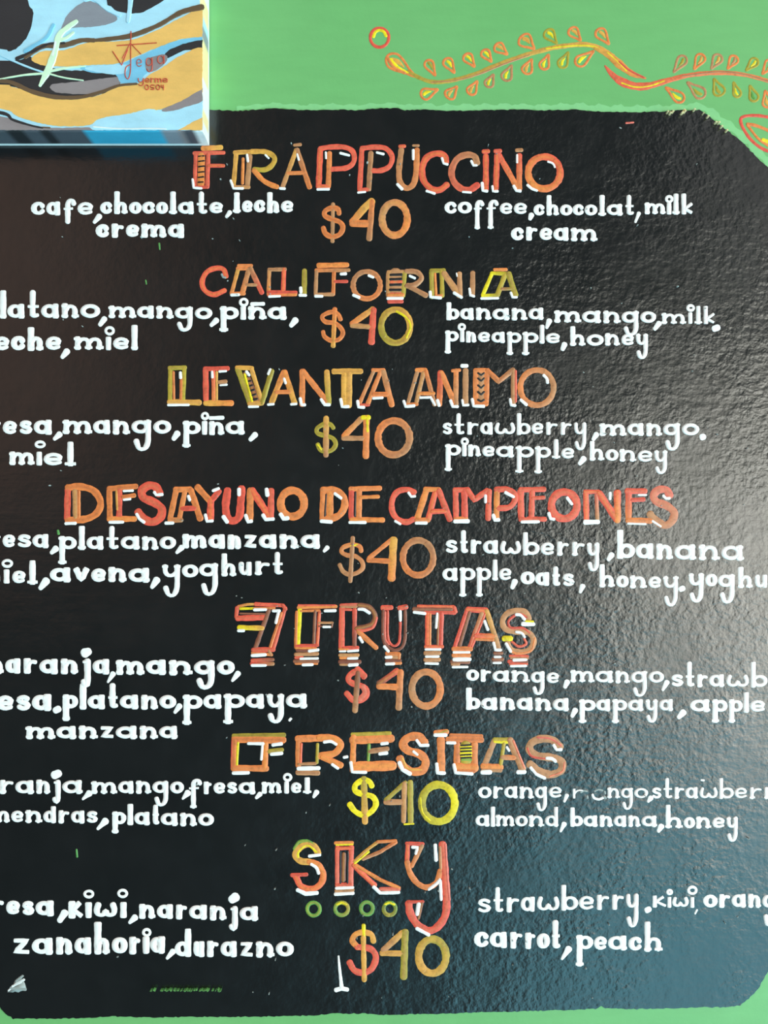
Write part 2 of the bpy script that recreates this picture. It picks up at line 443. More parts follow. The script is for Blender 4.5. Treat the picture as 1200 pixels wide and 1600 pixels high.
HEAD.append(('gold and orange LEVANTA ANIMO heading', [
 (A, 'k7 56,58 52,298; k7 50,50 165,46; k7 160,52 150,285; o5 138,130 135,282; o4 78,80 82,278; g9 48,304 270,308'),
 (A, 'r9 320,62 322,285; r7 315,56 485,52; ro6 376,75 380,290; g4 402,80 402,285; go9 318,312 512,312; t6 420,155 470,150'),
 (A, 'k9 562,60 652,308; g7 552,46 668,50; n9 620,95 705,285; b4 622,118 642,112; b4 634,150 656,145; b4 644,185 668,178; b4 654,220 680,212; b4 668,254 692,246; b4 680,285 704,280; g7 664,60 736,288; y4 612,98 668,300; g8 648,318 742,312; k8 815,72 742,308'),
 (A, 'og9 905,80 815,305; og9 912,80 985,310; o7 850,230 945,228'),
 (A, 'o9 1045,75 1042,322; o9 1050,75 1232,305; gk9 1228,78 1240,310'),
 (B, 'g9 128,75 330,74; g9 206,100 204,328; g10 242,100 240,330'),
 (B, 'to6 425,75 320,315; o6 420,65 502,65; o7 475,85 385,310; r5 320,328 388,325; to9 500,80 562,325; o8 430,246 525,246'),
 (C_, 't6 108,68 36,310; o7 100,65 165,64; t7 150,90 100,300; o6 34,325 102,320; ot7 170,75 235,322; o6 125,240 228,240'),
 (C_, 'ro9 280,85 270,322; o9 285,85 388,320; ot8 396,70 394,318; o5 368,70 422,65'),
 (C_, 't9 468,68 466,315'),
 (C_, 'o9 545,75 544,312; t10 584,90 584,300; o9 626,80 620,310; o8 540,70 630,68; o8 540,316 622,316; b4 562,88 583,103 604,88; b4 562,128 583,146 604,128; b4 562,180 583,198 604,180; b4 562,230 583,248 604,230; b4 562,288 583,300 604,288; ot8 632,68 715,150 822,64; t8 826,75 824,308; r4 842,72 842,300'),
 (C_, 'ot9@ 1002,196 125,132'),
], [(A, 'w5 40,326 192,325; w6 130,84 132,122; w5 424,75 472,72; w5 368,78 370,118; w4 430,178 478,174; w5 645,339 712,338; w6 626,78 645,102; w6 804,62 790,94; w5 788,323 828,320; w5 960,321 998,318; w5 908,130 918,162; w6 1028,278 1038,325 1062,325; w6 1185,285 1212,324 1246,324'),
    (B, 'w6 180,284 190,340 236,338; w6 306,298 312,342 352,344; w5 424,276 492,272'),
    (C_, 'w6 4,298 18,338 80,332; w5 128,271 205,269 236,325; w6 256,292 268,330; w6 354,294 370,338 406,338; w7 440,33 476,33; w5 442,290 450,329 486,326; w6 516,284 526,334 602,336; w6 800,284 808,326 836,330; w6 880,288 922,324; w6~ 1052,104 1076,130 1080,158')]))
A, B, C_, D_ = (95, 750, 4.8), (335, 750, 4.8), (575, 750, 4.8), (815, 755, 4.8)
HEAD.append(('red DESAYUNO DE CAMPEONES heading', [
 (A, 'r10 55,75 50,288; o11~ 55,58 150,50 250,82 300,165 275,245 190,292 55,300; t8 108,85 112,275; o5 138,88 138,275'),
 (A, 'o9 366,65 370,290; o9 365,66 565,48; r9 442,82 440,275; g4 420,82 426,220; o9 365,292 555,292; o7 470,128 552,116'),
 (A, 'r13~ 738,98 715,52 662,42 612,78 622,132 700,168 758,215 748,280 690,315 625,292 582,240'),
 (A, 'o9 866,82 822,288; o9 862,72 972,70; o8 930,95 890,298; ot8 820,300 905,300; o10 978,80 1046,288; r8 915,214 1005,212'),
 (A, 'o10 1028,55 1118,155; r9 1188,85 1128,158; r11 1126,160 1124,290'),
 (B, 'r12~ 100,78 86,200 102,288 150,305 188,270 198,180 205,65'),
 (B, 'o11 272,78 266,292; r11 285,78 415,278; r10 426,80 424,282'),
 (B, 'o12@ 586,176 88,98'),
 (B, 'o9 816,82 810,290; o11 868,82 865,285; o11~ 815,76 895,76 962,118 978,190 942,258 880,288 815,296; b3 838,110 828,270'),
 (B, 'r9 1030,75 1028,286; o8 1022,68 1240,62; o9 1086,85 1084,275; b4 1056,95 1052,268; o8 1028,296 1262,300; o6 1095,130 1228,125'),
 (C_, 'r9~ 345,92 290,72 222,88 182,150 184,240 232,300 295,315 338,295'),
 (C_, 'o10 438,75 370,286; o8 430,70 530,72; r9 502,100 452,290; o8 365,300 450,300; r10 532,85 612,295; r8 485,236 575,234'),
 (C_, 'r9 656,82 660,288; r8 650,76 748,72; r10 722,90 725,290; o7 655,292 735,290; r9 748,80 796,150 892,80; r9 906,85 900,290'),
 (C_, 'o9 966,82 962,288; r9~ 962,72 1050,72 1100,108 1098,160 1055,205 978,212'),
 (D_, 'r10 -8,62 -4,270; r8 -8,50 165,46; r9 78,68 72,268; b4 34,88 30,252; r8 -10,270 172,270; r6 85,112 165,108'),
 (D_, 'r12@ 318,166 96,100'),
 (D_, 'r9 480,72 485,265; r7 475,65 575,65; pt6 560,90 566,270; r11 582,80 712,272; ro11 716,72 716,278'),
 (D_, 'ro10 800,68 800,280; r9 790,60 922,60; r7 830,126 912,122; o9 795,280 965,282'),
 (D_, 'pt12~ 1108,92 1082,50 1022,52 986,95 1012,140 1088,170 1142,222 1122,288 1070,315 1000,275 962,232'),
], [(A, 'w6 40,326 112,324; w5 476,82 542,79; w5 476,148 522,142; w6 370,316 468,315; w6 704,92 718,112 762,108; w6 572,256 592,292 626,316; w6 790,323 842,322; w6 958,122 968,148; w6 1086,262 1098,310 1138,306; w6 1144,80 1185,64'),
    (B, 'w8 70,276 96,314; w7 186,70 186,110; w7 236,266 252,314 278,308; w8 392,70 398,112; w7 366,264 386,296 442,292; w8 498,256 520,290 550,286; w7 802,308 876,314; w6 904,102 950,136; w6 1015,318 1130,318'),
    (C_, 'w5 304,96 324,124 352,122; w5 204,308 242,330; w6 360,322 436,322; w8 650,310 748,308; w6 880,118 880,166; w7 938,264 950,300 978,298; w6 1030,94 1090,126'),
    (D_, 'w6 0,290 126,288; w6 340,110 374,156; w6 202,226 216,266 240,270; w9 474,292 570,290; w6 660,74 660,118; w4 874,88 930,88; w4 795,302 926,306; w5 1060,95 1080,114 1106,113; w4 980,284 1040,323')]))
A, B = (360, 935, 4.8), (600, 935, 4.8)
HEAD.append(('dark red outlined 7 FRUTAS heading', [
 (A, 'og4 60,58 130,44 200,42; r6 190,42 395,52; r6 52,70 44,140; r9 55,148 262,142; y4 75,76 180,74; o4 180,74 330,72; n3 75,112 260,116; n7 288,90 188,372; r6 412,70 325,372; o5 385,110 295,378; r6 395,52 415,80; r8 172,386 322,382; o5 165,408 310,422; t5 290,392 305,420; rn6 165,464 320,458; rt6 160,488 320,490; yg8 68,218 240,222'),
 (A, 'y7 522,78 506,350; o5 510,68 792,60; r3 512,50 785,52; o4 530,94 668,90; o5 498,100 490,368; n5 636,95 625,345; r5 668,100 652,352; r5 495,355 655,350; o5 495,372 640,375; t4 665,182 765,182; n3 766,184 760,214; n3 665,208 690,208; n5 500,388 600,390; t6 490,420 652,414; r5 490,442 540,444; n7 484,470 652,470; o4 490,488 650,488'),
 (A, 'r9 838,75 834,372; rp5 828,50 960,45; t4 832,62 945,62; rn7 932,85 930,362; r4 848,82 905,84; r6 850,372 955,368; o5 820,380 880,382; n8~ 965,50 1045,68 1085,130 1065,188 1010,212 950,224; r5~ 1095,145 1070,212 1010,238 955,236; o8 960,248 1092,368; t6 822,425 955,425; o4 825,445 880,445; n7 822,475 968,475; t4 825,495 890,495'),
 (B, 'r8 -10,70 55,68; n5~ -6,90 -6,300 26,358 80,388 132,368 156,310 160,200 158,90; r4~ 28,95 28,280 48,338 80,356 112,330 120,260 122,180; p3~ 8,100 8,290 36,345; r8 115,72 165,64; o6 20,412 112,416; t6 50,436 112,442; o5 115,418 112,445; n6 20,466 120,466; o5 60,486 124,484'),
 (B, 'r5 256,58 520,62; n7 225,80 500,82; r6 310,104 530,106; r6 526,68 538,100; r8 328,118 326,352; o4 346,118 344,350; r7 432,112 424,352; n4 408,118 402,350; r6 312,362 436,360; t7 310,410 415,408; t7 308,460 412,458'),
 (B, 'r6 622,82 530,362; r9 630,82 762,90; n6 640,105 568,352; tr7 732,115 640,372; r4 755,120 660,360; o8 520,378 650,378; gt8 770,95 858,365; ro8 690,278 822,282; o5 690,304 815,310; o6 518,426 640,426; n7 510,475 632,476; t5 510,492 560,492; n6 830,410 882,410; n7 820,456 884,456'),
 (B, 't9~ 1085,150 1058,102 1000,90 925,112 888,170 910,228 990,250 1080,255 1122,315 1095,380 1025,402 955,385 925,335; r4~ 1070,140 1010,115 935,165 950,220 1040,222 1090,260; o4~ 1130,300 1100,390 1000,412 950,395; r4~ 1050,300 1065,340 1010,360 960,325; r5 945,432 1075,434; rn6 935,472 1068,478; r4 945,492 1070,490; t4 950,445 1075,448; y9 900,300 948,300'),
], [(A, 'w6 182,84 266,82; w6 322,92 368,92; w6 362,98 342,180; w6 62,240 100,240; w7 165,426 262,420; w6 165,500 264,500; w6 710,92 786,90; w5 698,212 748,212; w6 592,392 658,384; w5 528,450 655,448; w6 545,496 614,494; w6~ 962,80 1000,82 1042,108; w6 968,292 990,326; w4 820,395 862,394; w5 882,394 956,388; w5 882,448 950,446; w7 892,498 950,494'),
    (B, 'w6 120,96 122,164; w6 2,360 32,395; w6 14,440 52,438; w6 16,490 72,488; w6 225,102 306,112; w5 398,112 390,218; w5 312,380 422,380; w5 315,434 406,434; w5 310,485 402,488; w5 522,402 638,402; w8 524,456 642,455; w5 515,513 624,512; w6 752,170 776,232; w6 820,332 834,385 872,385; w5 830,437 870,437; w5 820,481 872,481; w6~ 990,120 1022,124 1052,156; w8 1040,190 1120,192; y4 1064,170 1116,172; w6 914,338 948,396; w5~ 990,250 1030,258 1052,288; w6 972,460 1064,458; w5 950,506 1062,504')]))
A, B = (355, 1135, 4.444), (615, 1135, 4.444)
HEAD.append(('thick orange FRESITAS heading', [
 (A, 'k7 45,64 395,58; o12 55,86 390,92; r4 38,95 34,280; o9 50,100 44,292; y4 76,112 68,262; o10 50,288 272,290; o9 268,122 262,285; k7 295,172 382,160'),
 (A, 'o9 496,82 494,270; o11 490,84 640,80; o11~ 640,78 735,80 786,125 745,185 640,204; k5 628,122 624,250; r4 515,120 510,248; t5 500,260 612,256; o10 665,212 788,268; t8 490,318 630,322'),
 (A, 'k6 868,54 1130,46; o13 872,94 1138,82; o9 878,72 870,305; o16 892,278 1148,270; v5 985,125 980,232; t8 990,172 1112,154'),
 (B, 'o13~ 215,108 175,70 105,75 65,118 98,165 180,190 222,240 200,300 130,312 65,275 45,222; g4~ 60,220 100,290 190,300'),
 (B, 'o12 328,92 332,308; o8 290,42 368,36; k4 290,50 370,30'),
 (B, 'o7 398,62 608,68; o9 375,88 610,92; o10 440,125 438,295; o10 562,125 562,295; k16 500,128 502,238; y4 465,142 535,138; y4 468,160 535,157; y5 466,186 535,183; y4 470,206 536,202; v4 475,228 536,230; b3 470,130 535,126; b3 468,150 535,147; b3 468,171 535,168; b3 468,196 535,193; b3 470,216 536,213; o14 440,280 562,285; o7 440,305 555,308'),
 (B, 't9 698,100 625,280; k7 700,92 800,90; y5 702,104 785,108; k6 765,120 742,270; o10 622,275 742,282; t6 618,300 742,304; t11 808,95 892,290; p4 830,100 905,285; to8 755,212 835,216'),
 (B, 't12~ 1152,140 1100,92 1020,85 955,115 945,165 1000,202 1095,214 1165,242 1160,305 1085,332 1005,305 945,260; r4~ 930,150 960,205 1060,222; p4~ 1000,75 1090,85 1160,130; p3~ 1185,250 1170,310 1085,345'),
], [(A, 'w6 148,116 250,118; w5 246,126 238,226; w7 318,126 376,118; w7 308,190 378,184; w7 44,321 148,319; w8 494,290 636,287; w6~ 675,106 720,102 756,122; w6 730,262 768,288; w6 812,212 832,208; w6 1072,118 1112,114; w7 1058,188 1106,182; w6 858,248 868,314 962,316'),
    (B, 'w6 160,94 186,130 238,128; w5 138,172 164,194; w8 40,250 62,298 112,326; w7 286,58 362,58; w7 298,258 304,320 352,322; w6 372,111 424,112; w7 418,264 430,318 542,326; w9 614,316 668,315; w8 862,315 908,314; w5 784,142 800,166; w6 1110,128 1130,160 1162,158; w6~ 1062,218 1100,222 1122,240; w6 950,284 990,330 1046,356')]))
A = (445, 1300, 4.286)
HEAD.append(('tall red SKY heading', [
 (A, 'v5~ 64,110 95,65 150,58 195,80; g10~ 225,140 195,92 140,82 85,118 72,160 110,192 170,198; y4~ 215,130 150,85 92,130 90,165; or10~ 165,198 225,220 258,280 240,345 180,380 110,360 75,295; r6 48,286 146,282'),
 (A, 'o6 340,72 452,70; y3 345,84 455,80; rp7 352,100 352,358; rp8 446,100 442,358; r6 350,108 445,105; r7 350,352 442,350; n7 396,145 392,318; b3 372,130 372,338; b3 422,130 420,338; g5 465,195 540,125 625,62; o5 620,64 742,56; ot6 742,66 640,130 525,178; y4 470,205 560,130; r8 462,222 600,352; o6 475,220 640,318 765,372; p6 640,378 765,380; t6 345,390 455,386'),
 (A, 'r7 824,78 818,200; r6 815,74 925,78; to7 918,90 850,225; o9~ 820,200 840,275 890,342 955,368 1015,335 1042,260; r12~ 1055,80 1068,220 1080,400 1078,540 1030,625 965,658 890,620 840,540 830,475; t5~ 1040,100 1045,240; p4~ 1075,80 1088,300 1102,450; r5 830,466 925,464; n5 918,475 895,575'),
], [(A, 'w6 165,158 236,150; w6~ 178,212 212,236 226,272; w8 86,385 140,410 216,404; w6 345,372 455,368; w7 340,412 456,406; w7 596,364 638,404 762,400; w7 1006,84 1012,184; w6 855,98 888,100 876,140; w6 965,380 1018,340 1040,312 1046,448; w8 896,480 886,545; w7 884,642 962,684')]))
HNAMES = ['FRAPPUCCINO', 'CALIFORNIA', 'LEVANTAANIMO', 'DESAYUNODECAMPEONES', '7FRUTAS', 'FRESITAS', 'SKY']
def bounds_of(letters):
    out = []
    for crop, spec in letters:
        q = Paint(YB); draw(q, spec, crop)
        xs = [v[0] for v in q.v]; zs = [v[2] for v in q.v]
        out.append((min(xs), max(xs), min(zs), max(zs)))
    return out
def part_empty(name, label=None):
    o = bpy.data.objects.new(name, None); COL.objects.link(o); o.empty_display_size = 0.02
    o.parent = board; o.matrix_parent_inverse = board.matrix_basis.inverted()
    if label: o['label'] = label
    return o
for (label, letters, whites) in HEAD:
    h = part_empty('heading', label)
    bb = bounds_of(letters)
    pts = [Paint(YB) for _ in letters]
    for q, (crop, spec) in zip(pts, letters): draw(q, spec, crop)
    for crop, spec in whites:                       # white accents belong to the letter they sit on
        ox, oy, sc = crop
        for st_ in spec.split(';'):
            P = [tuple(float(a) for a in k.split(',')) for k in st_.split()[1:]]
            x = wx(ox + sum(k[0] for k in P) / len(P) / sc); z = wz(oy + sum(k[1] for k in P) / len(P) / sc)
            best = min(range(len(bb)), key=lambda i: max(bb[i][0] - x, x - bb[i][1], 0) + max(bb[i][2] - z, z - bb[i][3], 0) + 0.05 * abs(x - (bb[i][0] + bb[i][1]) / 2))
            q = pts[best]; q.slot = 1; y_ = q.y0; q.y0 = YB + 0.0004
            draw(q, st_, crop, wk=0.82); q.y0 = y_; q.slot = 0
    for q in pts: q.build('letter', [M_PAINT, M_WHITE], h)

# ------------------------------------------------------------------ prices: (label, crop, dollar sign, four, nought)
PRICE = [
 ('orange $40 price under the FRAPPUCCINO heading', (490, 300, 6), 't6 182,118 177,465; o8~ 238,205 232,168 182,150 112,178 106,225 170,258 245,285 275,335 245,400 172,422 112,392 92,340',
  'g11 545,92 460,165; go11 470,160 365,282; o11 362,298 525,300; ot9 548,95 522,440', 'ot11@ 760,255 118,154'),
 ('orange and gold $40 price under the CALIFORNIA heading', (310, 400, 4.615), 'o7~ 1025,458 1008,422 960,405 895,435 915,475 995,490 1042,550 1015,602 955,610 910,582 900,548; og7 984,385 972,650',
  'go9 1258,385 1108,490; t8 1108,502 1228,512; r10 1262,390 1248,622', 'gk10@ 1422,508 104,120; y4~ 1430,400 1500,445 1530,510 1500,590'),
 ('gold $40 price under the LEVANTA ANIMO heading', (480, 645, 6), 'k7~ 245,142 222,112 165,105 95,145 98,192 168,215 240,240 268,295 235,348 172,365 122,342 100,298; y4 100,300 130,345; gt9 178,50 176,398',
  'to9 505,58 345,218; t8 340,238 515,240; o10 556,50 550,408; y8 520,48 575,45; y5 562,60 566,170', 'ot11@ 812,235 148,160'),
 ('orange $40 price under the DESAYUNO DE CAMPEONES heading', (520, 830, 6.667), 'ot7~ 295,205 282,160 210,138 110,168 92,215 150,250 230,258 300,310 312,380 255,432 175,450 110,420 72,350; y4 190,150 250,140; t7 208,70 182,520',
  'o7 600,98 378,280; o8 372,300 590,312; go12 632,92 612,488', 'ot10@ 888,276 158,182'),
 ('red and orange $40 price under the 7 FRUTAS heading', (530, 1035, 6.667), 'r9~ 258,150 205,85 115,125 98,185 160,225 260,255 288,325 240,388 150,392 78,320; r10 190,70 260,140; p9~ 250,250 270,320 220,380; nt9 195,110 165,500',
  'rn9 600,88 418,218; o10 415,245 600,255; ot10 638,98 620,468', 'ot11@ 905,275 148,178'),
 ('yellow $40 price under the FRESITAS heading', (540, 1205, 6.316), 'y9~ 258,142 235,100 172,88 102,128 95,190 165,222 265,248 300,320 255,395 172,428 92,390 42,325; kg10 180,72 192,498',
  'k7 590,108 400,280; t9 395,302 560,302; t8 580,118 572,490; k9 638,105 642,500; y3 580,520 670,515', 'yk12@ 915,312 162,182; y3~ 740,260 760,400 830,480'),
 ('red, gold and olive $40 price under the SKY heading', (510, 1440, 5.714), 'go9~ 420,170 402,112 335,92 265,108 232,165 280,225; r10~ 275,222 390,238 442,310 405,415 330,452 250,430 208,360; y6 332,30 335,150; g8 330,140 338,515',
  'gt10 675,98 510,250; g9 495,278 665,280; k11 702,90 690,488', 'kg12@ 945,305 122,152'),
]
for (label, crop, ds, four, zero) in PRICE:
    po = part_empty('price', label)
    q = Paint(YB); draw(q, ds, crop); q.build('dollar_sign', M_PAINT, po)
    for spec in (four, zero):
        q = Paint(YB); draw(q, spec, crop); q.build('digit', M_PAINT, po)

# ------------------------------------------------------------------ brush alphabet for the ingredient lists
def ell(u0, u1, v0=0.0, v1=1.0, n=14, a0=0.3):
    return [((u0 + u1) / 2 + (u1 - u0) / 2 * math.cos(a0 + 6.2832 * i / n), (v0 + v1) / 2 + (v1 - v0) / 2 * math.sin(a0 + 6.2832 * i / n)) for i in range(n + 1)]
# each stroke: (points, smooth, width factor); 'A' = ascender height, 'Z' = descender depth
def foot(u, v=0.0, r=0.2): return ([(u - r, v), (u + r, v)], False, 0.55)
def glyphs(A, Z, ser):
    G = {}
    def F(*f): return list(f) if ser else []
    G['a'] = [(ell(0, .80), True, 1), ([(.86, .98), (.86, .0)], False, 1.05)] + F(foot(.90, 0, .12), foot(.84, 1.0, .13))
    G['b'] = [([(.10, A), (.10, 0)], False, 1.05), (ell(.14, 1), True, 1)]
    G['c'] = [([(.93, .74), (.72, .97), (.38, .98), (.06, .72), (.05, .3), (.35, .02), (.7, .04), (.95, .22)], True, 1.1)]
    G['d'] = [(ell(0, .82), True, 1), ([(.88, A), (.88, 0)], False, 1.05)] + F(foot(.88, 0, .14))
    G['e'] = [([(.12, .46), (.55, .48), (.93, .52), (.86, .84), (.5, 1.0), (.14, .84), (.02, .45), (.18, .10), (.55, 0), (.95, .14)], True, .95)]
    G['f'] = [([(.95, A - .35), (.82, A - .05), (.55, A - .02), (.36, A - .35), (.34, .3), (.34, Z)], True, 1), ([(.02, .42), (.78, .46)], False, .7)] + F(foot(.34, Z, .2))
    G['g'] = [(ell(0, .80), True, 1), ([(.86, 1.0), (.87, .3), (.85, Z * .62), (.62, Z * .97), (.32, Z * .95), (.14, Z * .55)], True, 1.02)] + F(foot(.84, 1.02, .15))
    G['h'] = [([(.13, A), (.13, 0)], False, 1.08), ([(.16, .55), (.38, .94), (.68, .94), (.83, .62), (.83, 0)], True, 1.0)] + F(foot(.15, 0, .16), foot(.85, 0, .18))
    G['i'] = [([(.5, 1.0), (.5, 0)], False, 1.0)]
    G['j'] = [([(.70, .98), (.72, .2), (.70, Z * .6), (.46, Z), (.12, Z * .72)], True, 1.02), ([(.18, .96), (.7, .98)], False, .7)]
    G['k'] = [([(.12, A), (.14, 0)], False, 1.05), ([(.92, 1.0), (.25, .45), (.92, .02)], False, .95)]
    G['K'] = [([(.18, 1.12), (.18, 0)], False, 1.1), ([(.80, 1.12), (.28, .55), (.98, .02)], False, .95)] + F(foot(.14, 1.12, .16), foot(.18, 0, .18))
    G['l'] = [([(.5, A), (.5, 0)], False, 1.1)] + F(foot(.5, 0, .55))
    G['m'] = [([(.06, 1.0), (.06, 0)], False, 1.0), ([(.08, .55), (.22, .92), (.40, .92), (.49, .55), (.49, 0)], True, .98), ([(.51, .55), (.66, .92), (.84, .9), (.92, .55), (.92, 0)], True, .98)] + F(foot(.06, 0, .09), foot(.50, 0, .10), foot(.94, 0, .10), foot(.03, 1.0, .07))
    G['n'] = [([(.10, 1.0), (.10, 0)], False, 1.05), ([(.14, .55), (.38, .94), (.68, .92), (.84, .6), (.84, 0)], True, 1.0)] + F(foot(.11, 0, .14), foot(.88, 0, .17), foot(.06, 1.0, .10))
    G['ñ'] = G['n']
    G['o'] = [(ell(0, 1), True, 1.05)]
    G['p'] = [([(.12, 1.0), (.12, Z)], False, 1.08), (ell(.15, 1), True, 1.0)] + F(foot(.13, Z, .22), foot(.06, 1.0, .12))
    G['r'] = [([(.18, 1.0), (.18, 0)], False, 1.05), ([(.22, .5), (.42, .82), (.68, .95), (.98, .90)], True, .95)] + F(foot(.20, 0, .18))
    G['s'] = [([(.93, .86), (.6, 1.0), (.25, .95), (.10, .74), (.35, .56), (.72, .46), (.93, .26), (.75, .04), (.4, 0), (.05, .14)], True, 1.0)]
    G['t'] = [([(.42, A), (.40, .35), (.46, .06), (.68, 0), (.96, .08)], True, 1.0), ([(.0, .94), (.98, .94)], False, .8)]
    G['u'] = [([(.10, 1.0), (.10, .4), (.28, .05), (.58, .06), (.82, .4)], True, 1.0), ([(.86, 1.0), (.86, .02)], False, 1.0)] + F(foot(.10, 1.0, .12))
    G['v'] = [([(.06, 1.0), (.48, 0), (.92, 1.0)], False, 1.05)] + F(foot(.08, 1.0, .14), foot(.90, 1.0, .14))
    G['w'] = [([(.10, .98), (.02, .5), (.08, .12), (.25, 0), (.42, .12), (.50, .42), (.58, .12), (.75, 0), (.93, .15), (.98, .55), (.90, .98)], True, .95)]
    G['y'] = [([(.08, 1.0), (.10, .4), (.30, .05), (.60, .08), (.82, .4)], True, .95), ([(.88, 1.0), (.88, .2), (.85, Z * .65), (.60, Z), (.30, Z * .95), (.12, Z * .62)], True, 1.0)] + F(foot(.08, 1.0, .12), foot(.88, 1.0, .14))
    G['z'] = [([(.06, 1.0), (.90, 1.0), (.10, .04), (.96, .0)], False, .95)]
    return G

def word(pt, text, crop, bounds, base, xh, asc=None, desc=None, k=0.34, ser=True, col='w', base_end=None, one=1.0):
    """bounds: left edges of the letters plus the right edge of the last, in crop units"""
    ox, oy, sc = crop
    be = base if base_end is None else base_end
    if isinstance(bounds, tuple):
        bounds = list(bounds)
    n = len(text)
    sw = k * xh * 1.07
    hw = sw / 2
    for i, ch in enumerate(text):
        b0, b1 = bounds[i], bounds[i + 1]
        if ch in 'aehnmrcosgdbpuktyvz': b1 -= 0.02 * xh
        u = (0.5 * (b0 + b1) - bounds[0]) / (bounds[-1] - bounds[0])
        by = base + (be - base) * u + random.uniform(-.02, .02) * xh
        A = (asc / xh) if asc else 1.65
        Z = -(desc / xh) if desc else -0.72
        hgt = xh - sw
        if ch == 'f' and asc is None: A = 1.25
        A_ = (A * xh - sw) / hgt if ch != 'K' else 1
        Z_ = (Z * xh + sw) / hgt if True else Z
        # Z measured from baseline to ink bottom
        Z_ = (Z * xh) / hgt
        for (P, smooth, wf) in glyphs(A_, Z_, ser)[ch]:
            Q = []
            iw = max(b1 - b0 - sw, 0.18 * xh) if ch not in 'il' else max(b1 - b0 - sw * .8, .05 * xh)
            cx = 0.5 * (b0 + b1)
            for (uu, vv) in P:
                X = cx + (uu - 0.5) * iw; Y = by - hw - vv * hgt
                Q.append((ox + X / sc, oy + Y / sc))
            Q = catmull(Q, step=2.6) if smooth else resample(Q, 4.0)
            pt.ribbon(Q, sw * wf / sc * one, PALL[col], thick=0.0005, jit=0.05, contrast=0.0 if wf < 0.65 else 0.36, flat=not smooth)

# list: (label, [item, ...], punctuation strokes);  item = (name-for-nothing, word args)
LIST = []
K1, K2 = (40, 290, 4), (300, 290, 6)
LIST.append(('Spanish ingredients left of the first price', [
 ('cafe', K1, [36, 130, 228, 322, 432], 190, 92, dict(desc=55, asc=112, ser=False)),
 ('chocolate', K1, [468, 548, 648, 728, 815, 893, 952, 1062, 1146, 1242], 182, 85, dict(asc=145, base_end=182, k=.36)),
 ('leche', K2, [378, 465, 578, 695, 832, 962], 262, 130, dict(asc=200, k=.35)),
 ('crema', K1, [440, 530, 626, 718, 888, 1002], 330, 94, dict(k=.38))],
 [(K1, 'w6>9 432,230 462,195'), (K2, 'w5>8 325,295 355,255')], []))
K1, K2 = (690, 295, 5.714), (890, 295, 5.714)
LIST.append(('English ingredients right of the first price', [
 ('coffee', K1, [25, 142, 272, 385, 515, 640, 770], 228, 118, dict(desc=135, asc=138, k=.32, base_end=236)),
 ('chocolat', K1, [820, 925, 1056, 1168, 1275, 1390, 1470, 1625, 1725], 246, 112, dict(asc=188, k=.34)),
 ('milk', K2, [660, 862, 908, 985, 1108], 235, 112, dict(asc=188, k=.34)),
 ('cream', K1, [618, 740, 868, 995, 1145, 1395], 466, 128, dict(base_end=478, k=.34))],
 [(K1, 'w6>9 788,270 800,238'), (K2, 'w4>6 585,298 616,222')], [(K2, 'i', 886, 95, 25, 24)]))
K1, K2 = (0, 455, 5), (230, 460, 4.8)
LIST.append(('Spanish ingredients left of the second price', [
 ('platano', K1, [-130, -5, 60, 208, 322, 476, 628, 788], 218, 122, dict(asc=225, desc=85, k=.34)),
 ('mango', K1, [845, 1072, 1216, 1366, 1522, 1662], 214, 106, dict(desc=100, base_end=226, k=.36)),
 ('piña', K2, [540, 692, 750, 902, 1058], 194, 108, dict(desc=90, k=.36)),
 ('leche', K1, [-110, -45, 86, 208, 355, 492], 470, 125, dict(asc=190, k=.36)),
 ('miel', K1, [575, 818, 880, 1020, 1085], 464, 112, dict(asc=200, k=.36))],
 [(K1, 'w7>10 785,262 818,218; w7>10 490,515 525,472'), (K2, 'w6>9 482,232 520,196; w7>10 1080,235 1112,196; w6 785,74 872,72')],
 [(K2, 'i', 725, 60, 26, 24), (K1, 'i', 858, 311, 30, 26)]))
K1, K2 = (690, 465, 5.217), (900, 465, 5.217)
LIST.append(('English ingredients right of the second price', [
 ('banana', K1, [32, 147, 272, 412, 562, 704, 840], 188, 105, dict(asc=150, k=.34)),
 ('mango', K2, [-185, 46, 212, 368, 522, 652], 208, 108, dict(desc=108, base_end=214, k=.34)),
 ('milk', K2, [690, 898, 958, 1028, 1138], 218, 96, dict(asc=150, k=.32)),
 ('pineapple', K1, [22, 142, 192, 290, 402, 525, 652, 790, 842, 972], 364, 98, dict(desc=95, asc=155, base_end=382, k=.34)),
 ('honey', K1, [1035, 1180, 1322, 1458, 1574, 1690], 398, 106, dict(asc=165, desc=110, k=.33, ser=True))],
 [(K1, 'w5>9 855,246 876,192; w7>9 985,420 1000,384'), (K2, 'w6>9 640,256 674,212; w9>10 1125,255 1150,246')],
 [(K1, 'i', 164, 241, 23, 22), (K2, 'i', 932, 86, 24, 20)]))
K1, K2 = (0, 640, 5.4545), (200, 640, 5.4545)
LIST.append(('Spanish ingredients left of the third price', [
 ('fresa', K1, [-200, -90, 24, 158, 288, 460], 218, 135, dict(k=.36)),
 ('mango', K1, [530, 795, 955, 1120, 1308, 1464], 214, 130, dict(desc=150, k=.35)),
 ('piña', K2, [462, 624, 684, 830, 1008], 218, 125, dict(desc=110, k=.34)),
 ('miel', K1, [75, 306, 368, 550, 655], 474, 125, dict(asc=215, base_end=488, k=.36))],
 [(K1, 'w6>10 468,250 510,212'), (K2, 'w7>10 392,248 422,205; w7>10 1045,255 1085,215; w6 702,73 808,70')],
 [(K2, 'i', 657, 55, 24, 24), (K1, 'i', 345, 297, 36, 22)]))
K1, K2 = (680, 645, 5.4545), (890, 645, 5.4545)
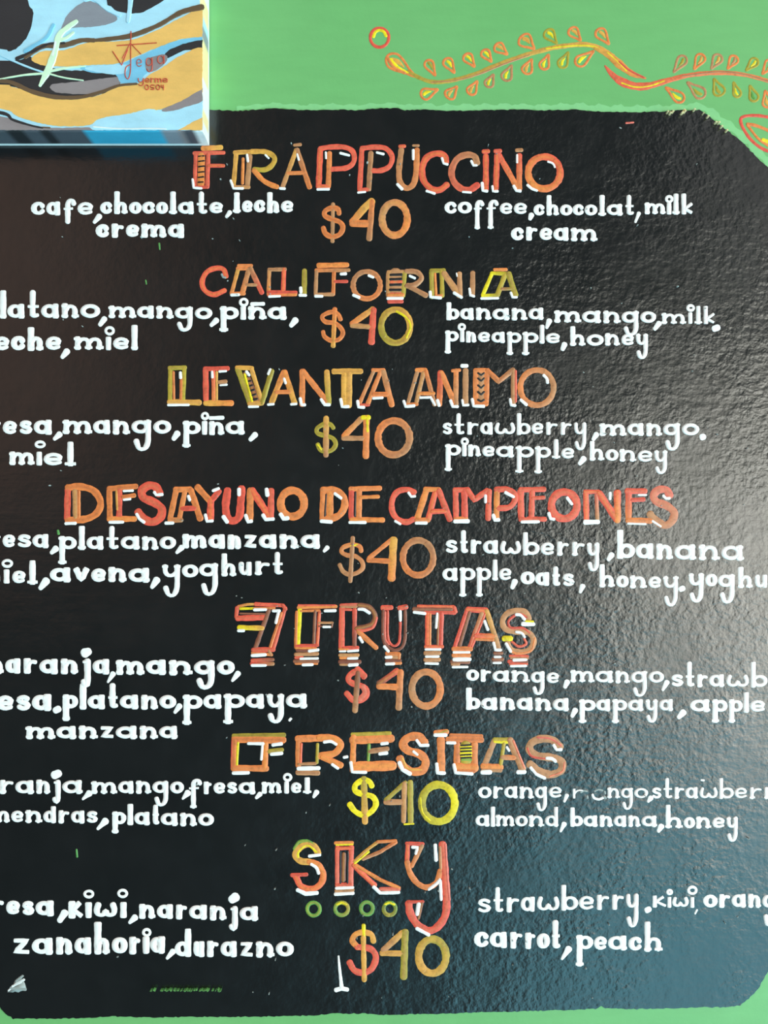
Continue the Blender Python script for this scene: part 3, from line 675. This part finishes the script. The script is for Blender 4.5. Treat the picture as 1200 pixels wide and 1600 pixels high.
LIST.append(('English ingredients right of the third price', [
 ('strawberry', K1, [55, 152, 258, 380, 500, 685, 815, 928, 1052, 1172, 1298], 190, 112, dict(asc=188, desc=132, k=.30, ser=False)),
 ('mango', K2, [246, 488, 642, 792, 952, 1104], 200, 116, dict(desc=130, k=.34)),
 ('pineapple', K1, [78, 222, 272, 396, 514, 680, 842, 988, 1066, 1192], 368, 108, dict(asc=170, desc=128, base_end=400, k=.33)),
 ('honey', K2, [158, 302, 416, 572, 712, 840], 408, 112, dict(asc=170, desc=100, base_end=432, k=.31))],
 [(K2, 'w6>9 200,226 226,186; w10 1126,208 1136,205; w7>9 85,432 118,392')], [(K1, 'i', 250, 245, 24, 23)]))
K1, K2 = (0, 820, 4.615), (250, 820, 4.444)
LIST.append(('Spanish ingredients left of the fourth price', [
 ('fresa', K1, [-150, -60, 18, 120, 236, 364], 168, 108, dict(k=.34)),
 ('platano', K1, [420, 558, 626, 760, 870, 1020, 1152, 1272], 182, 105, dict(asc=175, desc=105, k=.34)),
 ('manzana', K2, [150, 334, 464, 574, 684, 822, 972, 1124], 170, 108, dict(k=.38)),
 ('miel', K1, [-130, 12, 88, 195, 278], 420, 108, dict(asc=180, base_end=434, k=.36)),
 ('avena', K1, [362, 526, 655, 775, 925, 1094], 418, 115, dict(k=.38)),
 ('yoghurt', K2, [10, 154, 270, 418, 540, 648, 774, 866], 376, 102, dict(asc=165, desc=135, base_end=348, k=.34))],
 [(K1, 'w6>10 375,200 405,172; w8>12 295,455 335,405; w7>11 1098,448 1132,398'), (K2, 'w5>10 118,192 152,158; w5>8 1140,182 1162,158')],
 [(K1, 'i', 55, 278, 32, 22)]))
K1, K2 = (685, 830, 4.615), (930, 830, 4.444)
LIST.append(('English ingredients right of the fourth price', [
 ('strawberry', K1, [45, 146, 222, 320, 440, 598, 732, 842, 948, 1062, 1168], 160, 106, dict(asc=172, desc=110, base_end=186, k=.31)),
 ('banana', K2, [142, 278, 414, 545, 708, 868, 1038], 190, 115, dict(asc=205, base_end=210, k=.32)),
 ('apple', K1, [28, 148, 268, 382, 432, 532], 358, 100, dict(asc=155, desc=115, k=.30)),
 ('oats', K1, [592, 696, 808, 888, 985], 388, 106, dict(asc=150, base_end=406, k=.34)),
 ('honey', K2, [18, 142, 232, 362, 462, 584], 390, 94, dict(asc=165, desc=125, base_end=402, k=.33)),
 ('yoghurt', K2, [640, 762, 848, 978, 1098, 1202, 1300, 1390], 384, 98, dict(asc=150, desc=115, base_end=404, k=.33))],
 [(K1, 'w7>9 532,405 550,362; w5>9 1022,436 1038,396'), (K2, 'w6>9 90,196 112,164; w9 592,402 606,396')], []))
K1, K2 = (0, 1010, 4.8), (240, 1010, 4.8)
LIST.append(('Spanish ingredients left of the fifth price', [
 ('naranja', K1, [-110, 42, 168, 296, 450, 600, 696, 834], 208, 122, dict(desc=110, k=.38)),
 ('mango', K1, [865, 1094, 1260, 1454, 1628, 1764], 216, 122, dict(desc=112, k=.38)),
 ('fresa', K1, [-230, -125, -25, 116, 242, 402], 488, 136, dict(k=.37)),
 ('platano', K1, [465, 592, 658, 802, 900, 1052, 1196, 1324], 472, 116, dict(asc=200, desc=90, k=.37)),
 ('papaya', K2, [215, 372, 522, 690, 842, 992, 1164], 474, 118, dict(desc=115, base_end=464, k=.35)),
 ('manzana', K1, [190, 424, 586, 744, 868, 1042, 1194, 1344], 696, 106, dict(k=.38))],
 [(K1, 'w4>9 812,264 850,205; w10 420,478 440,468; w14>12 640,48 664,38'), (K2, 'w5>9 592,255 634,202; w5>9 162,492 196,446; w4 1020,552 1030,540')], []))
K1, K2 = (720, 1030, 4.8), (950, 1030, 4.8)
LIST.append(('English ingredients right of the fifth price', [
 ('orange', K1, [40, 138, 236, 372, 522, 638, 742], 166, 96, dict(desc=92, base_end=184, k=.32)),
 ('mango', K1, [816, 1004, 1150, 1272, 1406, 1522], 174, 98, dict(desc=105, base_end=182, k=.31)),
 ('strawberry', K2, [465, 570, 656, 754, 878, 1058, 1196, 1290, 1370, 1450, 1560], 208, 102, dict(asc=195, base_end=212, k=.32)),
 ('banana', K1, [32, 150, 284, 414, 548, 686, 818], 382, 104, dict(asc=172, base_end=390, k=.36)),
 ('papaya', K1, [880, 1012, 1128, 1248, 1376, 1482, 1598], 390, 96, dict(desc=88, k=.34)),
 ('apple', K2, [614, 772, 896, 1010, 1056, 1184], 398, 102, dict(asc=155, desc=78, k=.34))],
 [(K1, 'w6>9 780,206 796,170; w6>10 834,424 856,382'), (K2, 'w4>9 408,228 440,172; w6>10 528,434 562,398')], []))
K1, K2 = (0, 1205, 4.615), (240, 1200, 4.615)
LIST.append(('Spanish ingredients left of the sixth price', [
 ('naranja', K1, [-260, -130, -12, 112, 258, 374, 450, 608], 164, 106, dict(desc=78, k=.34)),
 ('mango', K1, [655, 852, 976, 1100, 1228, 1330], 162, 98, dict(desc=95, base_end=164, k=.34)),
 ('fresa', K2, [245, 356, 430, 525, 612, 744], 186, 96, dict(desc=105, asc=118, base_end=190, k=.34)),
 ('miel', K2, [775, 930, 988, 1074, 1142], 184, 92, dict(asc=122, k=.34)),
 ('almendras', K1, [-260, -150, -85, 80, 180, 314, 414, 512, 622, 714], 368, 98, dict(asc=125, base_end=376, k=.34)),
 ('platano', K1, [805, 915, 968, 1092, 1160, 1294, 1428, 1546], 384, 102, dict(asc=155, desc=62, base_end=400, k=.34))],
 [(K1, 'w4>10 600,198 645,158; w5>11 708,412 762,358; w14>12 396,26 424,14'), (K2, 'w4>10 212,218 248,178; w5>8 742,212 768,186; w5>8 1155,206 1176,172')],
 [(K2, 'i', 966, 65, 24, 22)]))
K1, K2 = (735, 1210, 5.106), (960, 1210, 5)
LIST.append(('English ingredients right of the sixth price', [
 ('orange', K1, [60, 170, 268, 384, 510, 620, 734], 190, 102, dict(desc=105, k=.28)),
 ('worn mango', K1, [800, 905, 1085, 1196, 1304, 1416], 190, 90, dict(desc=95, k=.28)),
 ('strawberry', K2, [285, 372, 458, 550, 658, 806, 932, 1040, 1155, 1250, 1350], 190, 96, dict(asc=165, k=.28)),
 ('almond', K1, [40, 160, 196, 356, 458, 592, 708], 416, 98, dict(asc=162, k=.30)),
 ('banana', K1, [788, 898, 1022, 1140, 1250, 1360, 1494], 418, 98, dict(asc=160, k=.33)),
 ('honey', K2, [385, 538, 628, 758, 866, 970], 422, 98, dict(asc=188, desc=105, k=.32))],
 [(K1, 'w4>7 748,212 768,166; w4>8 718,450 746,394'), (K2, 'w5>8 262,208 282,182; w6>9 342,440 364,404; w3 676,42 696,44')], []))
K1, K2 = (0, 1385, 5), (230, 1390, 5)
LIST.append(('Spanish ingredients left of the seventh price', [
 ('fresa', K1, [-200, -75, 48, 168, 278, 438], 214, 130, dict(base_end=236, k=.38)),
 ('Kiwi', K1, [525, 658, 730, 924, 1008], 248, 132, dict(k=.36)),
 ('naranja', K2, [-70, 76, 216, 326, 482, 630, 722, 880], 226, 122, dict(desc=88, base_end=244, k=.36)),
 ('zanahoria', K1, [90, 252, 432, 582, 728, 874, 1002, 1112, 1174, 1302], 538, 142, dict(asc=258, base_end=522, k=.35)),
 ('durazno', K2, [215, 358, 458, 572, 714, 842, 1006, 1148], 524, 132, dict(asc=228, base_end=528, k=.34))],
 [(K1, 'w9>12 470,262 508,204; w6>10 1016,278 1056,240'), (K2, 'w5>10 158,532 202,480; w13>14 664,74 690,56')],
 [(K1, 'i', 696, 56, 32, 24), (K1, 'i', 960, 52, 32, 26), (K1, 'i', 1148, 356, 26, 24)]))
K1, K2 = (735, 1385, 5), (960, 1380, 5)
LIST.append(('English ingredients right of the seventh price', [
 ('strawberry', K1, [48, 168, 268, 390, 514, 698, 842, 972, 1092, 1206, 1322], 206, 122, dict(asc=205, desc=150, base_end=172, k=.28, ser=False)),
 ('Kiwi', K2, [280, 408, 446, 580, 632], 188, 88, dict(k=.32, ser=False)),
 ('orange', K2, [692, 804, 912, 1034, 1150, 1262, 1370], 190, 112, dict(desc=148, k=.32)),
 ('carrot', K1, [28, 150, 298, 418, 518, 622, 712], 476, 134, dict(asc=232, base_end=492, k=.31, ser=False)),
 ('peach', K1, [818, 960, 1072, 1232, 1344, 1508], 494, 122, dict(asc=238, desc=128, base_end=506, k=.32))],
 [(K2, 'w9 252,208 268,200; w3 628,234 642,206'), (K1, 'w4>11 714,562 766,486')],
 [(K2, 'i', 428, 66, 16, 14), (K2, 'i', 606, 52, 30, 26)]))
for (label, items, punct, rings) in LIST:
    lo = part_empty('ingredient_list', 'white ' + label)
    for crop, spec in punct:
        for st_ in spec.split(';'):
            q = Paint(YB); draw(q, st_, crop)
            P = [tuple(float(a) for a in k.split(',')) for k in st_.split()[1:]]
            flat = abs(P[0][1] - P[-1][1]) < 6 and abs(P[0][0] - P[-1][0]) > 60
            big = st_.strip().startswith('w14') or st_.strip().startswith('w13')
            q.build('tilde' if flat else 'dot' if big else 'comma', M_WHITE, lo)
    for (crop, _, cx, cy, rx, ry) in rings:
        ox, oy, sc = crop
        q = Paint(YB)
        P = [(ox + (cx + rx * math.cos(6.2832 * j / 20)) / sc, oy + (cy + ry * math.sin(6.2832 * j / 20)) / sc) for j in range(20)]
        q.ribbon(P, 4.4, PALL['w'], closed=True, thick=0.0005)
        q.build('dot', M_WHITE, lo)
    for (text, crop, bounds, base, xh, kw) in items:
        q = Paint(YB)
        if text.startswith('worn'):                 # half rubbed away: only traces of the first two letters are left
            word(q, 'r', crop, bounds[:2], base, 80, k=.24, ser=False)
            draw(q, 'a3~ 880,140 900,128 925,132; a3 930,170 932,186; w4~ 972,160 985,186 1025,196 1065,178; a3~ 990,130 1020,118 1052,126; a3 1068,135 1072,150; a4 1066,176 1076,186', crop)
            word(q, 'ngo', crop, bounds[2:], base, xh, **kw)
        else: word(q, text, crop, bounds, base, xh, **kw)
        q.build('ingredient', M_WHITE, lo)

# four little green rings under SKY, a white numeral stroke, drips and smears of paint
for (cx, cy, rx, ry, cc) in ((193, 513, 42, 44, 'v'), (381, 512, 44, 42, 'vk'), (550, 509, 40, 42, 'v'), (702, 512, 40, 42, 'vk')):
    q = Paint(YB); draw(q, '%s6@ %d,%d %d,%d' % (cc, cx, cy, rx, ry), (445, 1300, 4.286))
    if cc == 'vk': draw(q, 'y4~ %d,%d %d,%d %d,%d' % (cx - 30, cy - 30, cx, cy - 42, cx + 30, cy - 30), (445, 1300, 4.286))
    q.build('painted_ring', M_PAINT, board)
q = Paint(YB); draw(q, 'w3>4>5>6 108,305 118,420 130,520 136,585; w7 86,606 136,592; w7 136,592 186,602', (510, 1440, 5.714))
q.build('stray_stroke', M_WHITE, board)['label'] = 'thin white upright stroke left of the lowest price'
q = Paint(YB)
draw(q, 'e3>2 249,381 250,390; e2 228,438 229,444; e3 120,1327 121,1338; e4 91,829 92,834; p3 978,193 989,192; a2 968,200 970,201', (0, 0, 1), False)
q.build('paint_drip', M_PAINT, board)
q = Paint(YB); q.fill(ragged([(12, 1549), (20, 1541), (24, 1531), (32, 1526), (39, 1535), (42, 1546), (29, 1549)], 0.8), PALL['a'])
draw(q, 'I3>4 14,1547 26,1536 38,1530; a5 18,1543 40,1545; a4 26,1532 36,1524; I3 20,1540 34,1534', (0, 0, 1), False)
q.build('paint_smear', M_WHITE, board)['label'] = 'pale grey smear at the lower left corner'
q = Paint(YB)
for i in range(150):
    x = random.uniform(330, 1190) if i % 3 else random.uniform(20, 1190); y = random.uniform(200, 1560)
    r = random.choice((0.9, 1.1, 1.3, 1.7))
    q.ribbon([(x, y), (x + random.uniform(-1.5, 1.5), y + random.uniform(-1, 1))], r, PALL['a'], thick=0.0003)
for i in range(40):
    x = random.uniform(236, 345)
    q.ribbon([(x, 1543.5 + random.uniform(-1.5, 1.5)), (x + random.uniform(1, 3), 1543.5)], random.uniform(0.6, 1.3), PALL['e'], thick=0.0002)
for i in range(16):  # glints of the glossy chamfered corner, painted on as pale specks
    x = random.uniform(1040, 1135); y = 172 + max(0, x - 1095) * 0.75 + random.uniform(2, 8)
    q.ribbon([(x, y), (x + random.uniform(0.6, 1.6), y + 0.5)], random.choice((1.2, 1.8, 2.4)), PALL['Y'], thick=0.0003)
sp_ = q.build('speck_and_glint', M_WHITE, board); sp_['kind'] = 'stuff'

# ------------------------------------------------------------------ painted vines, ring and leaf on the green wall
YW = 0.0001
VA, VB = (560, 20, 3.75), (880, 20, 3.75)
def leaf(pt, crop, tip, end, w, cols='oy'):
    ox, oy, sc = crop
    T = (ox + tip[0] / sc, oy + tip[1] / sc); E = (ox + end[0] / sc, oy + end[1] / sc)
    dx_, dy_ = E[0] - T[0], E[1] - T[1]; l = math.hypot(dx_, dy_); dx_ /= l; dy_ /= l
    w *= 0.5
    shape = [(0, 0), (0.28, .38), (0.58, .85), (0.8, 1.0), (0.96, .62), (1.02, 0), (0.96, -.62), (0.8, -1.0), (0.58, -.85), (0.28, -.38)]
    P = [(T[0] + dx_ * a * l - dy_ * b * w, T[1] + dy_ * a * l + dx_ * b * w) for a, b in shape]
    P = catmull(P, closed=True, step=1.6)
    pt.ribbon(P, 3.8, PALL[cols[0]], closed=True, core=None, thick=0.0003)
    inner = [(0.42, 0.12), (0.66, 0.25), (0.84, 0.05)]
    Q = [(T[0] + dx_ * a * l - dy_ * b * w, T[1] + dy_ * a * l + dx_ * b * w) for a, b in inner]
    pt.ribbon(catmull(Q, step=1.5), (2.0, w * 0.62, w * 0.55), PALL[cols[1]], thick=0.0003)
v1 = empty('painted_vine', wx(760), 0, wz(130))
tag(v1, 'orange painted vine starting at a fat bud, waving above the menu board', 'painting')
q = Paint(YW)
draw(q, 'kg6>8~ 290,345 360,382 430,405 520,402 660,368 800,312 950,258 1100,215 1200,196 1330,186 1420,212 1490,256; t3~ 430,408 560,398 700,362 850,302 1000,248; y3~ 1100,212 1200,198 1320,192 1400,205 1470,250', VA)
draw(q, 'go7>11>13>9>3~ 190,208 250,235 310,285 370,335 420,365 482,384; y3~ 260,235 320,290 370,340; r4~ 330,290 390,340 470,380', VB)
q.build('stem', M_PAINT, v1)
q = Paint(YW); leaf(q, VA, (330, 372), (172, 258), 24, 'og'); draw(q, 'y6>5>3~ 190,275 225,315 290,352; o5~ 170,265 210,320 270,352', VA); q.build('bud', M_PAINT, v1)
for (t0, e0, w, cc) in [((450, 368), (402, 282), 14, 'ok'), ((562, 352), (512, 272), 15, 'oy'), ((680, 316), (628, 246), 15, 'oy'), ((780, 288), (732, 222), 14, 'oy'),
                        ((872, 244), (806, 190), 16, 'og'), ((1030, 212), (955, 142), 22, 'og'), ((1162, 180), (1102, 106), 17, 'ky'),
                        ((465, 450), (370, 486), 17, 'oy'), ((578, 432), (522, 496), 17, 'og'), ((696, 402), (652, 475), 15, 'og'), ((792, 362), (756, 432), 14, 'ty'),
                        ((898, 308), (858, 394), 16, 'ty'), ((1016, 272), (978, 354), 16, 'og'), ((1114, 246), (1080, 328), 15, 'oy')]:
    q = Paint(YW); leaf(q, VA, t0, e0, w, cc); q.build('leaf', M_PAINT, v1)
for (t0, e0, w, cc) in [((102, 162), (44, 94), 16, 'og'), ((268, 184), (204, 100), 17, 'og'), ((30, 232), (-14, 318), 15, 'ky'), ((178, 226), (78, 302), 17, 'oy')]:
    q = Paint(YW); leaf(q, VB, t0, e0, w, cc); q.build('leaf', M_PAINT, v1)
v2 = empty('painted_vine', wx(1080), 0, wz(130))
tag(v2, 'orange and olive painted vine running off to the right above the chamfered board corner', 'painting')
q = Paint(YW)
draw(q, 'rgo3>13>12>9>7>7>7>6>6>6~ 245,312 290,365 345,405 420,430 500,428 620,395 740,366 900,352 1050,362 1200,400 1320,450; y4~ 345,412 420,434 500,430 590,402; t3~ 700,372 900,348 1050,360 1200,402', VB)
q.build('stem', M_PAINT, v2)
for (t0, e0, w, cc) in [((648, 348), (712, 258), 15, 'tk'), ((768, 330), (816, 248), 15, 'og'), ((868, 328), (918, 250), 15, 'tg'), ((964, 328), (1012, 258), 14, 'ot'), ((1072, 338), (1134, 274), 13, 'ky'), ((1168, 358), (1226, 284), 16, 'og'),
                        ((602, 438), (702, 514), 16, 'oy'), ((728, 408), (824, 490), 18, 'tk'), ((884, 388), (924, 482), 18, 'kk'), ((998, 408), (1026, 492), 12, 'ky'), ((1094, 428), (1126, 516), 14, 'kv'), ((1184, 458), (1204, 552), 16, 'og')]:
    q = Paint(YW); leaf(q, VB, t0, e0, w, cc); q.build('leaf', M_PAINT, v2)
q = Paint(YW); draw(q, 'r5@ 124,146 54,56; y5~ 88,140 100,112 125,102 150,112 162,135', VA, False)
o = q.build('painted_ring', M_PAINT); tag(o, 'small orange ring with a yellow top painted on the green wall, before the vine', 'painting')
q = Paint(YW); draw(q, 'r5~ 1330,680 1250,628 1150,604 1060,608 1040,640 1080,720 1140,780 1210,815 1330,850; o5~ 1290,740 1200,690 1130,662 1080,652; o4~ 1080,660 1140,735 1200,780; y6~ 1170,745 1220,762 1280,775', VB, False)
o = q.build('painted_leaf', M_PAINT); tag(o, 'large orange outlined leaf beside the upper right corner of the menu board', 'painting')

# ------------------------------------------------------------------ the canvas hung at the upper left
TC = 0.050                                   # depth of the stretched canvas
KS = (D - TC) / D                            # real size of things on its front face
can = empty('canvas_painting', wx(20), -TC, wz(228))
tag(can, 'unframed canvas of an abstract beach in blue, black and sand, overlapping the board corner', 'painting')
XR, ZB = wx(327.5), wz(228.5)                # lower right corner on the wall
XL, ZT = wx(-420), wz(-360)
r_ = 0.0035
q = Paint()
def cv(x, y, z, c): q.v.append((x, y, z)); q.c.append(PALL[c]); return len(q.v) - 1
# stretched body with softly rounded front edges
prof = [(0.0, -0.0022), (0.0, -0.0075), (0.0, -0.0095), (0.0, -TC + r_), (r_ * 0.3, -TC + r_ * 0.3), (r_, -TC)]
def strip(p0, p1, nrm, cols):
    """side face from p0 to p1 (along), folding to the front inwards by nrm; cols = [(fraction, colour)]"""
    n = 90
    rows = []
    for i in range(n + 1):
        u = i / n
        x = p0[0] + (p1[0] - p0[0]) * u; z = p0[1] + (p1[1] - p0[1]) * u
        c = cols[0][1]
        for fr, cc in cols:
            if u + random.uniform(-.006, .006) >= fr: c = cc
        rows.append([cv(x + nrm[0] * a, y, z + nrm[1] * a, c if k > 1 else 'I') for k, (a, y) in enumerate(prof)])
    for A_, B_ in zip(rows, rows[1:]):
        for k in range(5): q.f.append((A_[k], B_[k], B_[k + 1], A_[k + 1]))
L_ = XR - XL
def fx(px): return ((wx(px)) - XL) / L_
strip((XL, ZB), (XR, ZB), (0, 1), [(0, 'G'), (fx(-60), 'D'), (fx(28), 'K'), (fx(55), 'D'), (fx(85), 'K'), (fx(96), 'D'), (fx(143), 'T'), (fx(272), 'G'), (fx(290), 'H'), (fx(304), 'D'), (fx(312), 'I')])
H_ = ZT - ZB
def fz(py): return (wz(py) - ZB) / H_
strip((XR, ZB), (XR, ZT), (-1, 0), [(0, 'I'), (fz(210), 'Y'), (fz(190), 'I'), (fz(150), 'Y'), (fz(128), 'Y'), (fz(85), 'G'), (fz(66), 'B'), (fz(55), 'Y'), (fz(20), 'I'), (fz(4), 'H'), (fz(-40), 'B')])
strip((XR, ZT), (XL, ZT), (0, -1), [(0, 'B'), (0.5, 'K')])
strip((XL, ZT), (XL, ZB), (1, 0), [(0, 'K'), (0.5, 'B')])
i0 = [cv(XL + r_, -TC, ZB + r_, 'B'), cv(XR - r_, -TC, ZB + r_, 'B'), cv(XR - r_, -TC, ZT - r_, 'B'), cv(XL + r_, -TC, ZT - r_, 'B')]
q.f.append(tuple(i0))
q.build('stretched_canvas', M_ART, can, smooth=False)
ART = (0, 0, 3)
a_ = Paint(TC, scale=KS)
def shp(c, pts, rough=0.5, sm=True):
    P = [tuple(float(v) / 3 for v in s_.split(',')) for s_ in pts.split()]
    P = catmull(P, closed=True, step=4) if sm else ragged(P, 0.2)
    P = [(min(x, 316.5), min(y, 203.5)) for x, y in P]
    a_.fill(P, PALL[c], thick=0.00015, rough=rough)
shp('K', '-900,-700 -100,-720 100,-300 130,0 155,50 150,110 128,170 85,222 40,240 0,230 -300,240 -900,300')
shp('G', '325,60 400,5 460,20 525,58 550,92 480,120 400,128 340,132 285,150 300,100')
shp('K', '495,-200 800,-220 830,-60 770,0 720,32 660,60 600,62 550,52 520,30 500,0')
shp('K', '-900,260 0,285 130,262 185,300 300,328 400,332 480,345 545,352 565,392 480,440 260,460 0,400 -900,380')
shp('H', '240,398 350,385 480,368 558,362 560,395 470,436 380,442 260,432')
shp('S', '949,46 850,82 740,140 620,186 500,196 400,202 300,236 200,240 148,275 182,302 280,312 400,306 560,296 660,255 760,215 850,184 949,172')
shp('C', '960,174 850,186 760,216 660,260 560,300 380,316 430,340 540,348 566,388 640,386 700,332 780,258 860,214 960,200')
shp('B', '560,302 400,318 470,342 545,350 590,340 600,310')
shp('K', '960,190 870,204 790,236 770,262 790,272 860,238 960,226')
shp('H', '690,280 770,255 785,280 740,325 690,335')
shp('S', '960,232 850,260 770,312 700,352 640,396 560,398 480,442 380,462 260,462 150,432 50,406 0,396 -500,380 -900,420 -900,560 -400,480 0,510 80,545 200,580 300,592 420,586 470,556 600,536 740,516 860,470 960,418')
shp('H', '-900,560 -300,520 0,545 100,578 220,600 430,598 440,606 300,612 -900,612', 0.4)
shp('B', '440,580 500,550 600,535 700,512 800,522 960,462 960,606 700,612 436,610', 0.6)
shp('H', '760,516 860,470 960,415 960,468 880,500 800,522', 0.5)
shp('S', '835,612 900,575 950,552 952,612', 0.4, False)
draw(a_, 'N10>7>8>6~ 945,34 850,58 740,120 620,166 520,182 440,190; N7>9>7~ 440,190 380,190 300,212 200,218 120,268; K6~ 300,205 220,212 140,250 80,275', ART, False)
draw(a_, 'N5>7>8>6>4~ -200,372 0,380 60,390 150,430 260,456 380,456 480,430 560,402 640,394; K8>6>3~ -300,500 0,528 60,562 150,590 200,600', ART, False)
draw(a_, 'B14>9>6~ 618,-120 612,0 606,60 600,100; B7~ 400,0 440,-5 500,40 560,72; C7~ 250,120 215,180 120,240', ART, False)
draw(a_, 'B4>3~ -40,238 60,285 140,318 210,342; P4>2~ 215,345 120,352 0,372; P3>2~ 225,345 300,365 390,378; P5>2~ 220,338 320,318 400,312', ART, False)
draw(a_, 'P7>9>11>10>13>11>5~ 358,102 320,128 280,165 262,230 238,300 215,350 188,402; P5>4~ 275,190 310,180 345,155; I4~ 262,200 250,260', ART, False)
draw(a_, 'I2~ 440,596 520,603 600,606 700,604 780,607; N2 200,598 235,600', ART, False)
a_.build('painted_scene', M_ART, can, smooth=False)
g_ = Paint(TC + 0.0012, scale=KS)
draw(g_, 'R1.6~ 615,150 614,230 613,330 602,372 588,355 592,318 612,305; R1.6 550,216 735,203; R1.6 612,206 575,275; R1.4 616,208 662,256; R1.6 530,244 572,308 600,236', ART, False)
word(g_, 'e', ART, [640, 668], 316, 38, k=.10, ser=False, col='R')
word(g_, 'g', ART, [684, 722], 312, 40, k=.10, ser=False, col='R')
word(g_, 'a', ART, [738, 778], 302, 40, k=.10, ser=False, col='R')
word(g_, 'yerme', ART, [645, 680, 705, 725, 762, 790], 390, 22, k=.20, ser=False, col='R')
draw(g_, 'R1.2@ 690,412 9,11; R1.2~ 725,402 710,402 708,412 722,414 722,422 708,422; R1.2@ 742,412 9,11; R1.2 758,402 758,412 770,412; R1.2 768,402 768,424', ART, False)
g_.build('signature', M_PAINT, can)['label'] = 'thin red painted signature with a star'
